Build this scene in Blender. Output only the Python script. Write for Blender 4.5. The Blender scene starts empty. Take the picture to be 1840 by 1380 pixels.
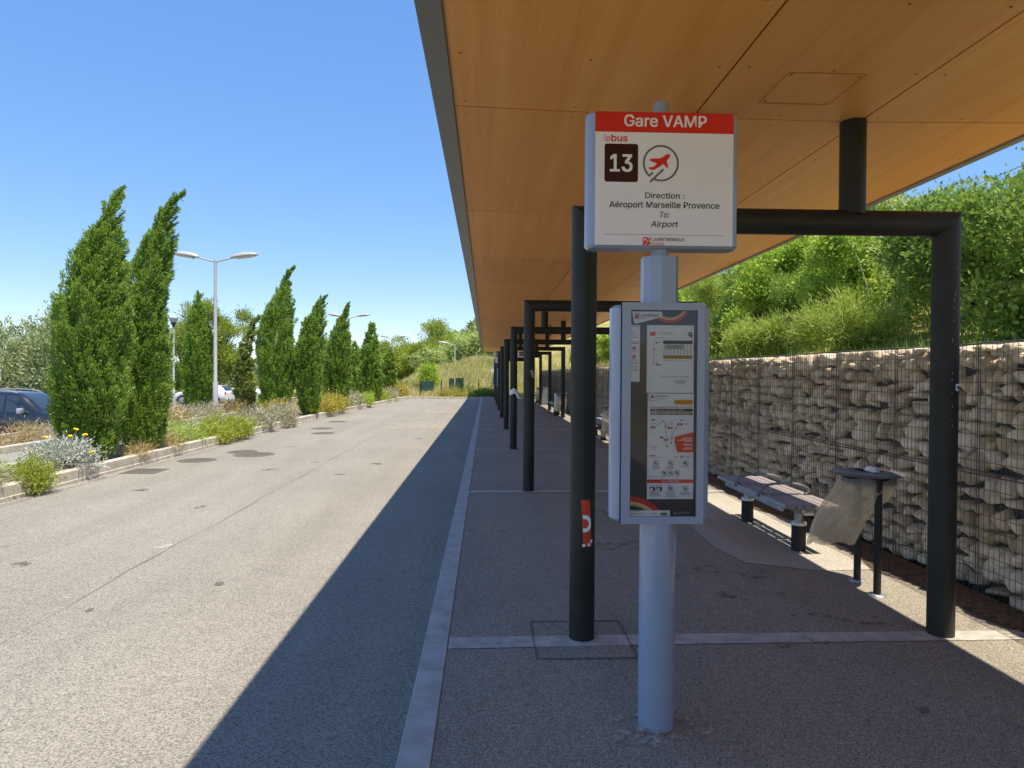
import bpy, math, random, os
import numpy as np
from mathutils import Vector, Matrix, geometry

rnd = random.Random(7)
scene = bpy.context.scene
col = scene.collection

# ------------------------------------------------------------------ camera
cam_d = bpy.data.cameras.new("camera")
cam = bpy.data.objects.new("camera", cam_d)
col.objects.link(cam)
yaw, pitch, roll = .0389, -.0147, .0057
Fv = Vector((math.sin(yaw)*math.cos(pitch), math.cos(yaw)*math.cos(pitch), math.sin(pitch)))
rv = Vector((math.cos(yaw), -math.sin(yaw), 0)); uv = rv.cross(Fv)
R_ = rv*math.cos(roll)+uv*math.sin(roll); U_ = uv*math.cos(roll)-rv*math.sin(roll)
mw = Matrix((R_, U_, -Fv)).transposed().to_4x4()
mw.translation = Vector((0, 0, 1.6))
cam.matrix_world = mw
cam_d.sensor_fit = 'HORIZONTAL'; cam_d.sensor_width = 36
cam_d.lens = 1201.28/1840*36
cam_d.clip_start = .05; cam_d.clip_end = 5000
scene.camera = cam

# ------------------------------------------------------------------ light
TO_SUN = Vector((.235, -.25, 1)).normalized()
world = bpy.data.worlds.new("World"); scene.world = world; world.use_nodes = True
wn = world.node_tree.nodes; wl = world.node_tree.links
bg = wn["Background"]; bg.inputs[1].default_value = .142
sky = wn.new("ShaderNodeTexSky"); sky.sky_type = 'NISHITA'; sky.sun_disc = False
sky.sun_elevation = math.asin(TO_SUN.z)
sky.sun_rotation = math.atan2(TO_SUN.x, TO_SUN.y)
sky.altitude = 2000; sky.air_density = 1.0; sky.dust_density = 0; sky.ozone_density = 3.0
hs = wn.new("ShaderNodeHueSaturation"); hs.inputs['Hue'].default_value = .512; hs.inputs['Saturation'].default_value = 1.88; hs.inputs['Value'].default_value = 1.6
gm = wn.new("ShaderNodeGamma"); gm.inputs[1].default_value = .45
wl.new(sky.outputs[0], gm.inputs[0]); wl.new(gm.outputs[0], hs.inputs['Color']); wl.new(hs.outputs[0], bg.inputs[0])
sun_d = bpy.data.lights.new("sun", 'SUN'); sun_d.energy = 3.15; sun_d.angle = math.radians(.53)
sun_d.color = (1, .905, .745)
sun = bpy.data.objects.new("sun", sun_d); col.objects.link(sun)
sun.rotation_euler = TO_SUN.to_track_quat('Z', 'Y').to_euler()
scene.view_settings.view_transform = 'Standard'; scene.view_settings.look = 'None'
scene.view_settings.exposure = 1.22; scene.view_settings.gamma = 1
scene.cycles.use_denoising = True
scene.cycles.max_bounces = 10; scene.cycles.transparent_max_bounces = 16

# ------------------------------------------------------------------ helpers
def tag(o, label=None, cat=None, group=None, kind=None):
    if label: o['label'] = label
    if cat: o['category'] = cat
    if group: o['group'] = group
    if kind: o['kind'] = kind
    return o

def empty(name, loc=(0, 0, 0), label=None, cat=None, group=None, rz=0):
    o = bpy.data.objects.new(name, None); col.objects.link(o)
    o.empty_display_size = .2
    o.location = loc; o.rotation_euler = (0, 0, rz)
    return tag(o, label, cat, group)

def copy_tree(o, parent=None):
    c = o.copy(); col.objects.link(c); c.parent = parent
    for ch in list(o.children): copy_tree(ch, c)
    return c

class MB:
    """collects faces, then links them as one mesh object"""
    def __init__(s): s.v = []; s.f = []; s.m = []; s.sm = []
    def add(s, vs, fs, m=0, smooth=False):
        b = len(s.v); s.v += [tuple(p) for p in vs]
        for f in fs: s.f.append([b+i for i in f]); s.m.append(m); s.sm.append(smooth)
    def box(s, x0, x1, y0, y1, z0, z1, m=0):
        s.add([(x0,y0,z0),(x1,y0,z0),(x1,y1,z0),(x0,y1,z0),(x0,y0,z1),(x1,y0,z1),(x1,y1,z1),(x0,y1,z1)],
              [(0,3,2,1),(4,5,6,7),(0,1,5,4),(1,2,6,5),(2,3,7,6),(3,0,4,7)], m)
    def bevel_box(s, x0, x1, y0, y1, z0, z1, b=.01, m=0):
        # octagonal prism rings: bevelled on every edge
        def ring(dx, z):
            return [(x0+dx,y0+b,z),(x0+b,y0+dx,z),(x1-b,y0+dx,z),(x1-dx,y0+b,z),(x1-dx,y1-b,z),(x1-b,y1-dx,z),(x0+b,y1-dx,z),(x0+dx,y1-b,z)]
        vs = ring(b*.6, z0)+ring(0, z0+b)+ring(0, z1-b)+ring(b*.6, z1)
        fs = [tuple(range(7, -1, -1)), tuple(range(24, 32))]
        for k in range(3):
            for i in range(8): j = (i+1) % 8; fs.append((k*8+i, k*8+j, k*8+8+j, k*8+8+i))
        s.add(vs, fs, m)
    def loft(s, rings, m=0, smooth=True, caps=True, closed=True):
        n = len(rings[0]); vs = [p for r in rings for p in r]; fs = []
        for k in range(len(rings)-1):
            for i in range(n if closed else n-1):
                j = (i+1) % n; fs.append((k*n+i, k*n+j, (k+1)*n+j, (k+1)*n+i))
        s.add(vs, fs, m, smooth)
        if caps:
            s.add(rings[0], [tuple(range(n-1, -1, -1))], m); s.add(rings[-1], [tuple(range(n))], m)
    def tube(s, pts, r, n=10, m=0, smooth=True, caps=True):
        pts = [Vector(p) for p in pts]; rr = r if isinstance(r, (list, tuple)) else [r]*len(pts)
        rings = []; prev = None
        for i, p in enumerate(pts):
            d = (pts[min(i+1, len(pts)-1)]-pts[max(i-1, 0)]).normalized()
            if prev is None:
                a = Vector((0, 0, 1)) if abs(d.z) < .9 else Vector((1, 0, 0)); a = (a-d*a.dot(d)).normalized()
            else: a = (prev-d*prev.dot(d)).normalized()
            prev = a; b = d.cross(a)
            rings.append([p+(a*math.cos(t)+b*math.sin(t))*rr[i] for t in [2*math.pi*k/n for k in range(n)]])
        s.loft(rings, m, smooth, caps)
    def lathe(s, prof, c=(0, 0, 0), n=24, m=0, smooth=True, caps=True, ax='z'):
        rings = []
        for r, h in prof:
            ring = []
            for k in range(n):
                t = 2*math.pi*k/n; a, b = r*math.cos(t), r*math.sin(t)
                ring.append({'z': (c[0]+a, c[1]+b, c[2]+h), 'y': (c[0]+a, c[1]+h, c[2]-b), 'x': (c[0]+h, c[1]+a, c[2]+b)}[ax])
            rings.append(ring)
        s.loft(rings, m, smooth, caps)
    def prism(s, poly, y0, y1, m=0):
        """poly in XZ, counter-clockwise seen from -Y; extruded between y0 (front) and y1"""
        n = len(poly)
        vs = [(x, y0, z) for x, z in poly]+[(x, y1, z) for x, z in poly]
        fs = [tuple(range(n)), tuple(range(2*n-1, n-1, -1))]
        for i in range(n): j = (i+1) % n; fs.append((i, n+i, n+j, j))
        s.add(vs, fs, m)
    def flat(s, poly, y, m=0): s.add([(x, y, z) for x, z in poly], [tuple(range(len(poly)))], m)
    def rect(s, x0, x1, z0, z1, y, m=0): s.flat([(x0, z0), (x1, z0), (x1, z1), (x0, z1)], y, m)
    def ringflat(s, cx, cz, r0, r1, y, a0=0, a1=2*math.pi, n=40, m=0):
        vs = []; fs = []
        for k in range(n+1):
            t = a0+(a1-a0)*k/n; vs += [(cx+r0*math.cos(t), y, cz+r0*math.sin(t)), (cx+r1*math.cos(t), y, cz+r1*math.sin(t))]
        for k in range(n): fs.append((2*k, 2*k+1, 2*k+3, 2*k+2))
        s.add(vs, fs, m)
    def build(s, name, mats, parent=None, loc=None):
        me = bpy.data.meshes.new(name); me.from_pydata(s.v, [], s.f)
        for mt in (mats if isinstance(mats, (list, tuple)) else [mats]): me.materials.append(mt)
        me.polygons.foreach_set('material_index', s.m); me.polygons.foreach_set('use_smooth', s.sm)
        me.update()
        o = bpy.data.objects.new(name, me); col.objects.link(o); o.parent = parent
        if loc: o.location = loc
        return o

def np_mesh(name, V, quads, mat, parent=None, loc=None, smooth=False, tris=None):
    me = bpy.data.meshes.new(name); V = np.asarray(V, np.float32)
    nq = 0 if quads is None else len(quads); nt = 0 if tris is None else len(tris)
    me.vertices.add(len(V)); me.vertices.foreach_set('co', V.ravel())
    me.loops.add(nq*4+nt*3); me.polygons.add(nq+nt)
    idx = np.concatenate([np.asarray(a, np.int32).ravel() for a in (quads, tris) if a is not None])
    st = np.concatenate([np.arange(nq)*4, nq*4+np.arange(nt)*3]).astype(np.int32)
    me.loops.foreach_set('vertex_index', idx); me.polygons.foreach_set('loop_start', st)
    if smooth: me.polygons.foreach_set('use_smooth', np.ones(nq+nt, bool))
    for mt in (mat if isinstance(mat, (list, tuple)) else [mat]): me.materials.append(mt)
    me.update(calc_edges=True); me.validate()
    o = bpy.data.objects.new(name, me); col.objects.link(o); o.parent = parent
    if loc: o.location = loc
    return o

# ------------------------------------------------------------------ materials
def N(nt, t, **kw):
    n = nt.nodes.new(t)
    for k, v in kw.items(): setattr(n, k, v)
    return n
def ramp(nt, fac, stops):
    r = N(nt, 'ShaderNodeValToRGB'); e = r.color_ramp.elements
    while len(e) < len(stops): e.new(.5)
    for i, (p, c) in enumerate(stops): e[i].position = p; e[i].color = (*c, 1)
    nt.links.new(fac, r.inputs[0]); return r.outputs[0]
def mixc(nt, fac, a, b, mode='MIX'):
    m = N(nt, 'ShaderNodeMix', data_type='RGBA', blend_type=mode)
    for i, v in ((0, fac), (6, a), (7, b)):
        if isinstance(v, (int, float)): m.inputs[i].default_value = v
        elif isinstance(v, tuple): m.inputs[i].default_value = (*v, 1)
        else: nt.links.new(v, m.inputs[i])
    return m.outputs[2]
def new_mat(name):
    m = bpy.data.materials.new(name); m.use_nodes = True
    return m, m.node_tree, m.node_tree.nodes['Principled BSDF']
def coords(nt, scale=(1, 1, 1), kind='Object'):
    tc = N(nt, 'ShaderNodeTexCoord'); mp = N(nt, 'ShaderNodeMapping'); mp.inputs['Scale'].default_value = scale
    nt.links.new(tc.outputs[kind], mp.inputs[0]); return mp.outputs[0]
def noise(nt, vec, scale, detail=4, rough=.55):
    n = N(nt, 'ShaderNodeTexNoise'); n.inputs['Scale'].default_value = scale; n.inputs['Detail'].default_value = detail
    n.inputs['Roughness'].default_value = rough; nt.links.new(vec, n.inputs['Vector']); return n.outputs['Fac']
def bump(nt, b, h, strength=.3, dist=.01):
    n = N(nt, 'ShaderNodeBump'); n.inputs['Strength'].default_value = strength; n.inputs['Distance'].default_value = dist
    nt.links.new(h, n.inputs['Height']); nt.links.new(n.outputs[0], b.inputs['Normal'])

def plain(name, c, rough=.5, metal=0, var=.12, scale=6, spec=.5, bmp=0, coat=0):
    m, nt, b = new_mat(name); v = coords(nt)
    f = noise(nt, v, scale, 5)
    lo = tuple(x*(1-var) for x in c); hi = tuple(min(1, x*(1+var)) for x in c)
    nt.links.new(ramp(nt, f, [(.3, lo), (.7, hi)]), b.inputs['Base Color'])
    rr = N(nt, 'ShaderNodeMapRange'); rr.inputs[3].default_value = max(0, rough-.06); rr.inputs[4].default_value = min(1, rough+.06)
    nt.links.new(f, rr.inputs[0]); nt.links.new(rr.outputs[0], b.inputs['Roughness'])
    b.inputs['Metallic'].default_value = metal; b.inputs['Specular IOR Level'].default_value = spec
    b.inputs['Coat Weight'].default_value = coat; b.inputs['Coat Roughness'].default_value = .05
    if bmp: bump(nt, b, noise(nt, v, scale*20, 3), bmp, .002)
    return m

def aggregate(name, cols, grain, patch, stain=(.05, .05, .05), stain_amt=.4, bmp=.5, rough=.85, cracks=False):
    """stone aggregate surface: grains of several colours, worn patches, stains, a few cracks"""
    m, nt, b = new_mat(name); v = coords(nt)
    vo = N(nt, 'ShaderNodeTexVoronoi'); vo.inputs['Scale'].default_value = grain; nt.links.new(v, vo.inputs['Vector'])
    sep = N(nt, 'ShaderNodeSeparateColor'); nt.links.new(vo.outputs['Color'], sep.inputs[0])
    base = ramp(nt, sep.outputs[0], cols)
    fine = noise(nt, v, grain*2.2, 3)
    base = mixc(nt, .55, base, ramp(nt, fine, [(.3, (.45,)*3), (.7, (.95,)*3)]), 'MULTIPLY')
    big = noise(nt, v, patch, 6, .6)
    base = mixc(nt, .6, base, ramp(nt, big, [(.3, (.72, .72, .72)), (.7, (1, 1, 1))]), 'MULTIPLY')
    long_ = noise(nt, coords(nt, (1.3, .12, 1)), 1.6, 5, .6)
    base = mixc(nt, .35, base, ramp(nt, long_, [(.35, (.7, .69, .68)), (.6, (1, 1, 1))]), 'MULTIPLY')
    st = noise(nt, v, 2.3, 4, .5)
    smask = ramp(nt, st, [(.66, (0, 0, 0)), (.74, (stain_amt,)*3)])
    base = mixc(nt, smask, base, stain)
    if cracks:
        wv = N(nt, 'ShaderNodeTexVoronoi'); wv.feature = 'DISTANCE_TO_EDGE'; wv.inputs['Scale'].default_value = .28
        nz = N(nt, 'ShaderNodeTexNoise'); nz.inputs['Scale'].default_value = .9; nz.inputs['Detail'].default_value = 6; nt.links.new(v, nz.inputs['Vector'])
        off = N(nt, 'ShaderNodeVectorMath', operation='MULTIPLY_ADD'); off.inputs[1].default_value = (.7, .7, 0)
        nt.links.new(nz.outputs['Color'], off.inputs[0]); nt.links.new(v, off.inputs[2]); nt.links.new(off.outputs[0], wv.inputs['Vector'])
        cm = ramp(nt, wv.outputs['Distance'], [(.0, (.16,)*3), (.003, (0, 0, 0))])
        base = mixc(nt, cm, base, (.09, .085, .08))
    nt.links.new(base, b.inputs['Base Color']); b.inputs['Roughness'].default_value = rough
    b.inputs['Specular IOR Level'].default_value = .3
    bump(nt, b, vo.outputs['Distance'], bmp, .006)
    return m

def leafmat(name, stops, transl=.3, rough=.55, patch=.8):
    """leaves: each leaf its own tone, with slow drifts of tone through the crown"""
    m, nt, b = new_mat(name)
    g = N(nt, 'ShaderNodeNewGeometry'); v = coords(nt)
    f = noise(nt, v, patch, 3)
    mx = N(nt, 'ShaderNodeMath', operation='MULTIPLY_ADD'); nt.links.new(g.outputs['Random Per Island'], mx.inputs[0]); mx.inputs[1].default_value = .6
    sub = N(nt, 'ShaderNodeMath', operation='MULTIPLY_ADD'); nt.links.new(f, sub.inputs[0]); sub.inputs[1].default_value = .9; sub.inputs[2].default_value = -.25
    nt.links.new(sub.outputs[0], mx.inputs[2])
    c = ramp(nt, mx.outputs[0], stops)
    nt.links.new(c, b.inputs['Base Color']); b.inputs['Roughness'].default_value = rough
    b.inputs['Specular IOR Level'].default_value = .25
    t = N(nt, 'ShaderNodeBsdfTranslucent')
    nt.links.new(mixc(nt, .5, c, (.42, .5, .05)), t.inputs[0])
    ms = N(nt, 'ShaderNodeMixShader'); ms.inputs[0].default_value = transl
    nt.links.new(b.outputs[0], ms.inputs[1]); nt.links.new(t.outputs[0], ms.inputs[2])
    nt.links.new(ms.outputs[0], nt.nodes['Material Output'].inputs[0])
    return m

M = {}
M['asphalt'] = aggregate('road_asphalt', [(0, (.17, .158, .135)), (.3, (.32, .298, .252)), (.65, (.4, .372, .316)), (1, (.52, .483, .41))], 135, .3, (.14, .125, .1), .3, .6, cracks=True)
M['pave'] = aggregate('pavement_aggregate', [(0, (.17, .15, .12)), (.35, (.33, .293, .232)), (.7, (.44, .39, .31)), (1, (.62, .56, .46))], 190, .45, (.12, .105, .085), .6, .4)
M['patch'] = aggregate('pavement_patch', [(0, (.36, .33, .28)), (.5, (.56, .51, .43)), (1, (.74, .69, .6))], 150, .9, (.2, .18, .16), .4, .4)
M['carpark'] = aggregate('car_park_asphalt', [(0, (.14, .13, .12)), (.5, (.28, .265, .24)), (1, (.4, .38, .34))], 60, .3)
M['path'] = aggregate('path_concrete', [(0, (.26, .24, .21)), (.5, (.38, .35, .31)), (1, (.48, .45, .4))], 60, .6)
M['concrete'] = plain('kerb_concrete', (.5, .455, .375), .85, var=.22, scale=5, spec=.2, bmp=.3)
M['kerb_grey'] = plain('platform_kerb_concrete', (.4, .395, .37), .8, var=.2, scale=7, spec=.3, bmp=.3)
M['strip'] = plain('concrete_strip', (.42, .4, .36), .85, var=.25, scale=9, spec=.2, bmp=.4)
M['soil'] = aggregate('bed_soil', [(0, (.1, .075, .05)), (.5, (.24, .19, .13)), (1, (.38, .32, .24))], 30, .8)
M['dark_metal'] = plain('dark_grey_painted_steel', (.026, .027, .023), .5, var=.3, scale=3, spec=.3)
M['fascia_lit'] = plain('fascia_lit_metal', (.26, .25, .22), .5, var=.15, scale=2)  # lighter copy of the fascia grey, light on the right edge put into colour
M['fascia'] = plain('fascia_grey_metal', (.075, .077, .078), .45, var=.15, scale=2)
M['sign_metal'] = plain('silver_painted_aluminium', (.31, .37, .48), .22, var=.05, scale=2, spec=.6)
M['galv'] = plain('galvanised_steel', (.42, .44, .46), .42, .6, var=.3, scale=25)
M['wire'] = plain('galvanised_wire', (.11, .115, .12), .5, .5, var=.3, scale=20)
M['lamp'] = plain('lamp_grey_paint', (.42, .43, .44), .4, var=.06)
M['lamp_head'] = plain('lamp_head_pale', (.4, .4, .385), .4, var=.06)
M['lamp_glass'] = plain('lamp_diffuser', (.6, .58, .5), .15, var=.05)
M['white'] = plain('white_print', (.88, .88, .9), .35, var=.02)
M['paper'] = plain('paper_white', (.84, .86, .9), .4, var=.03)
M['red'] = plain('signal_red', (.72, .025, .015), .35, var=.03)
M['orange_red'] = plain('orange_red', (.62, .06, .02), .4, var=.08, scale=40)
M['maroon'] = plain('dark_maroon', (.03, .002, .003), .3, var=.05)
M['black'] = plain('black_print', (.012, .012, .016), .4, var=.05)
M['grey_print'] = plain('grey_print', (.15, .15, .165), .4, var=.05)
M['pale_print'] = plain('pale_print', (.42, .43, .46), .4, var=.05)
M['navy'] = plain('navy_print', (.012, .025, .12), .4, var=.05)
M['yellow'] = plain('yellow_print', (.72, .43, .02), .4, var=.05)
M['gold'] = plain('gold_print', (.6, .45, .12), .4, var=.05)
M['cream'] = plain('cream_print', (.75, .66, .5), .4, var=.05)
M['ochre'] = plain('ochre_print', (.5, .24, .02), .4, var=.05)
M['mauve'] = plain('mauve_print', (.26, .17, .17), .4, var=.05)
M['green_print'] = plain('green_print', (.05, .25, .05), .4, var=.05)
M['slate'] = plain('slate_backing', (.042, .043, .056), .35, var=.06)
M['rubber'] = plain('black_rubber', (.012, .012, .013), .6, var=.2)
M['slat'] = plain('grey_composite_slat', (.3, .27, .265), .5, var=.2, scale=30)
M['alu'] = plain('brushed_aluminium', (.42, .44, .47), .35, .4, var=.1, scale=20)
M['white_paint'] = plain('white_paint', (.75, .75, .74), .4, var=.05)
M['bark'] = plain('bark', (.12, .09, .065), .9, var=.35, scale=14, spec=.1, bmp=.6)
M['iron'] = aggregate('cast_iron', [(0, (.11, .1, .085)), (.5, (.21, .19, .16)), (1, (.33, .3, .25))], 160, 3)
M['seam'] = plain('tar_seam', (.21, .195, .165), .7, var=.3, scale=4)
M['cable'] = plain('cable', (.02, .02, .02), .6)
M['plaster'] = plain('pale_plaster', (.6, .54, .46), .9, var=.08)
M['tile'] = plain('terracotta_tile', (.34, .15, .09), .9, var=.25, scale=4)
M['grey_panel'] = plain('grey_sheet_metal', (.2, .215, .235), .5, var=.1)

def wood():
    m, nt, b = new_mat('soffit_wood_laminate'); g = N(nt, 'ShaderNodeNewGeometry')
    v = coords(nt, (9, .35, 9)); v2 = coords(nt, (48, .8, 48))
    a = noise(nt, v, 1, 5, .6); f = noise(nt, v2, 1, 5, .65)
    base = ramp(nt, a, [(.25, (.84, .36, .085)), (.5, (.9, .42, .105)), (.75, (.94, .47, .135))])
    base = mixc(nt, .4, base, ramp(nt, f, [(.35, (.82, .77, .72)), (.62, (1, 1, 1))]), 'MULTIPLY')
    pv = N(nt, 'ShaderNodeMapRange'); pv.inputs[3].default_value = .93; pv.inputs[4].default_value = 1.05
    nt.links.new(g.outputs['Random Per Island'], pv.inputs[0])
    base = mixc(nt, 1.0, base, pv.outputs[0], 'MULTIPLY')
    nt.links.new(base, b.inputs['Base Color']); b.inputs['Roughness'].default_value = .42; b.inputs['Specular IOR Level'].default_value = .35
    return m
M['wood'] = wood()

def stone():
    m, nt, b = new_mat('quarry_stone'); g = N(nt, 'ShaderNodeNewGeometry'); v = coords(nt)
    c = ramp(nt, g.outputs['Random Per Island'], [(0, (.5, .41, .28)), (.3, (.72, .62, .46)), (.6, (.86, .77, .6)), (.94, (.8, .73, .6)), (1, (.68, .52, .3))])
    f = noise(nt, v, 9, 6, .65)
    c = mixc(nt, .75, c, ramp(nt, f, [(.3, (.42, .37, .31)), (.52, (.92, .9, .86)), (.75, (1, 1, 1))]), 'MULTIPLY')
    nt.links.new(c, b.inputs['Base Color']); b.inputs['Roughness'].default_value = .9; b.inputs['Specular IOR Level'].default_value = .2
    bump(nt, b, noise(nt, v, 28, 6, .7), .6, .012)
    return m
M['stone'] = stone()
M['stone_core'] = plain('wall_core', (.07, .06, .045), .95, var=.3)  # coloured dark to put shade into the gaps between stones

def glass(name, tint=(1, 1, 1), refl=1.0):
    m, nt, b = new_mat(name); nt.nodes.remove(b)
    fr = N(nt, 'ShaderNodeFresnel'); fr.inputs[0].default_value = 1.45
    tr = N(nt, 'ShaderNodeBsdfTransparent'); tr.inputs[0].default_value = (*tint, 1)
    gl = N(nt, 'ShaderNodeBsdfGlossy'); gl.inputs['Roughness'].default_value = .04
    ms = N(nt, 'ShaderNodeMixShader'); nt.links.new(fr.outputs[0], ms.inputs[0])
    nt.links.new(tr.outputs[0], ms.inputs[1]); nt.links.new(gl.outputs[0], ms.inputs[2])
    nt.links.new(ms.outputs[0], nt.nodes['Material Output'].inputs[0]); return m
M['glass'] = glass('case_glass', (.93, .94, .95))
def bagmat():
    m, nt, b = new_mat('translucent_plastic_bag'); v = coords(nt)
    f = noise(nt, coords(nt, (9, 9, 3)), 1, 4, .55)
    b.inputs['Roughness'].default_value = .22
    nt.links.new(ramp(nt, f, [(.3, (.95, .88, .7)), (.7, (.97, .93, .82))]), b.inputs['Base Color'])
    tl = N(nt, 'ShaderNodeBsdfTranslucent'); tl.inputs[0].default_value = (.95, .84, .6, 1)
    tr = N(nt, 'ShaderNodeBsdfTransparent'); tr.inputs[0].default_value = (.97, .94, .86, 1)
    m1 = N(nt, 'ShaderNodeMixShader'); m1.inputs[0].default_value = .55
    nt.links.new(b.outputs[0], m1.inputs[1]); nt.links.new(tl.outputs[0], m1.inputs[2])
    m2 = N(nt, 'ShaderNodeMixShader')
    nt.links.new(ramp(nt, f, [(.3, (.52,)*3), (.7, (.7,)*3)]), m2.inputs[0])
    nt.links.new(m1.outputs[0], m2.inputs[1]); nt.links.new(tr.outputs[0], m2.inputs[2])
    wv = noise(nt, coords(nt, (14, 14, 5)), 1, 5, .6); bump(nt, b, wv, .35, .02)
    nt.links.new(m2.outputs[0], nt.nodes['Material Output'].inputs[0])
    return m
M['bag'] = bagmat()
def worn(name, c, cover, scale=7):
    m, nt, b = new_mat(name); v = coords(nt); f = noise(nt, v, scale, 6, .75)
    b.inputs['Base Color'].default_value = (*c, 1); b.inputs['Roughness'].default_value = .8
    tr = N(nt, 'ShaderNodeBsdfTransparent'); ms = N(nt, 'ShaderNodeMixShader')
    nt.links.new(ramp(nt, f, [(cover-.06, (0, 0, 0)), (cover+.08, (1, 1, 1))]), ms.inputs[0])
    nt.links.new(b.outputs[0], ms.inputs[1]); nt.links.new(tr.outputs[0], ms.inputs[2])
    nt.links.new(ms.outputs[0], nt.nodes['Material Output'].inputs[0]); return m
M['worn_yellow'] = worn('worn_yellow_paint', (.62, .5, .2), .5)
M['worn_white'] = worn('worn_white_paint', (.52, .5, .46), .42)
M['road_stain'] = worn('dark_road_stain', (.15, .135, .105), .47)
M['damp_stain'] = worn('dark_pavement_stain', (.17, .155, .13), .4)
M['repair'] = worn('ragged_repair_concrete', (.44, .41, .345), .43, 16)
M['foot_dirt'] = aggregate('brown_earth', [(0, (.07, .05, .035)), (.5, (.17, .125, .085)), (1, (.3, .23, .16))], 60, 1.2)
M['wood_seam'] = plain('wood_seam', (.4, .17, .045), .5)

def terrain_mat():
    m, nt, b = new_mat('dry_grass_ground'); v = coords(nt)
    f = noise(nt, v, .12, 6, .6); f2 = noise(nt, v, 1.5, 5, .7)
    c = ramp(nt, f, [(.35, (.5, .38, .19)), (.5, (.42, .35, .13)), (.62, (.26, .3, .07)), (.8, (.18, .23, .06))])
    c = mixc(nt, .6, c, ramp(nt, f2, [(.3, (.55, .55, .5)), (.7, (1, 1, 1))]), 'MULTIPLY')
    nt.links.new(c, b.inputs['Base Color']); b.inputs['Roughness'].default_value = .95; b.inputs['Specular IOR Level'].default_value = .1
    bump(nt, b, f2, .8, .15)
    return m
M['terrain'] = terrain_mat()
G = lambda *a: list(a)
M['cypress'] = leafmat('cypress_foliage', [(0, (0.08, 0.159, 0.03)), (0.4, (0.201, 0.347, 0.06)), (0.7, (0.308, 0.482, 0.087)), (1, (0.456, 0.513, 0.201))], .34)
M['cypress_dry'] = leafmat('cypress_foliage_thin', [(0, (0.173, 0.216, 0.072)), (0.5, (0.317, 0.389, 0.115)), (0.85, (0.49, 0.518, 0.202)), (1, (0.62, 0.62, 0.36))], .3)
M['leaf_bright'] = leafmat('bright_leaves', [(0, (0.181, 0.29, 0.045)), (0.5, (0.418, 0.617, 0.082)), (0.85, (0.653, 0.66, 0.109)), (1, (0.66, 0.66, 0.236))], .42)
M['leaf_dark'] = leafmat('deep_green_leaves', [(0, (0.081, 0.146, 0.036)), (0.5, (0.195, 0.325, 0.065)), (0.85, (0.341, 0.488, 0.098)), (1, (0.585, 0.62, 0.195))], .35)
M['leaf_feather'] = leafmat('feathery_leaves', [(0, (0.212, 0.304, 0.061)), (0.5, (0.425, 0.547, 0.121)), (1, (0.66, 0.66, 0.212))], .42)
M['leaf_olive'] = leafmat('grey_olive_leaves', [(0, (0.143, 0.176, 0.077)), (0.5, (0.308, 0.363, 0.176)), (1, (0.55, 0.594, 0.374))], .3)
M['pine'] = leafmat('pine_needles', [(0, (0.102, 0.146, 0.031)), (0.5, (0.281, 0.37, 0.057)), (0.85, (0.459, 0.516, 0.076)), (1, (0.527, 0.546, 0.128))], .3)
M['cane'] = leafmat('cane_leaves', [(0, (0.253, 0.354, 0.101)), (0.5, (0.455, 0.569, 0.189)), (1, (0.62, 0.62, 0.43))], .4)
M['chartreuse'] = leafmat('chartreuse_leaves', [(0, (0.154, 0.198, 0.028)), (0.5, (0.33, 0.385, 0.044)), (1, (0.55, 0.55, 0.121))], .35)
M['silver'] = leafmat('silver_leaves', [(0, (.26, .28, .24)), (.5, (.48, .5, .45)), (1, (.68, .7, .64))], .15)
M['greyherb'] = leafmat('grey_herb_leaves', [(0, (.22, .2, .13)), (.5, (.4, .37, .26)), (1, (.58, .54, .42))], .2)
M['drybrown'] = leafmat('dry_brown_leaves', [(0, (.24, .16, .08)), (.5, (.46, .33, .16)), (1, (.62, .5, .28))], .2)
M['yellowherb'] = leafmat('yellow_flowering_herb', [(0, (.2, .2, .06)), (.5, (.42, .36, .08)), (.8, (.62, .46, .06)), (1, (.75, .58, .1))], .25)
M['grass'] = leafmat('dry_grass_blades', [(0, (.2, .3, .05)), (.3, (.36, .42, .1)), (.5, (.6, .52, .22)), (.75, (.78, .6, .38)), (1, (.9, .8, .56))], .35, patch=.4)
M['flower'] = plain('yellow_flower', (.8, .55, .01), .7, var=.2, scale=40)
M['hillwood'] = leafmat('hill_wood_leaves', [(0, (0.099, 0.129, 0.06)), (0.5, (0.199, 0.248, 0.099)), (1, (0.358, 0.368, 0.189))], .25, patch=.03)
# ------------------------------------------------------------------ ground, road, pavement
def sm(a, b, x):
    t = np.clip((np.asarray(x, float)-a)/(b-a), 0, 1); return t*t*(3-2*t)
def ground_z(x, y):
    x = np.asarray(x, float); y = np.asarray(y, float)
    low = -.62-.0133*(np.clip(y, 8, 75)-22)
    z = -.22+(low+.22)*sm(-11.2, -12.8, x)
    mr = sm(4.3, 4.75, x)
    bank_r = 1.7+np.clip(x-4.7, 0, 11)*.28+np.clip(x-15.7, 0, 60)*.1
    z = z*(1-mr)+bank_r*mr
    mf = sm(-9.5, -5.5, x)*(1-mr*(y < 48))
    rise = (np.clip(y-47.3, 0, 10)+np.clip(y-57.3, 0, 60)*.2)*(.14+.15*sm(-8, 0, x))
    z = z+rise*mf*np.where(x > 4.5, .4, 1)
    h = np.clip(18+.2*(x+4), 0, 34)*sm(130, 350, y)*(1-.3*sm(420, 800, y))
    return z+h
def axis(br, steps):
    out = []
    for (a, b), s in zip(zip(br[:-1], br[1:]), steps): out += list(np.arange(a, b, s))
    return np.array(out+[br[-1]])
gx = axis([-900, -200, -60, -14, -4, 6, 20, 60, 250, 900], [50, 10, 3, .5, .5, .45, 2, 10, 50])
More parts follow.
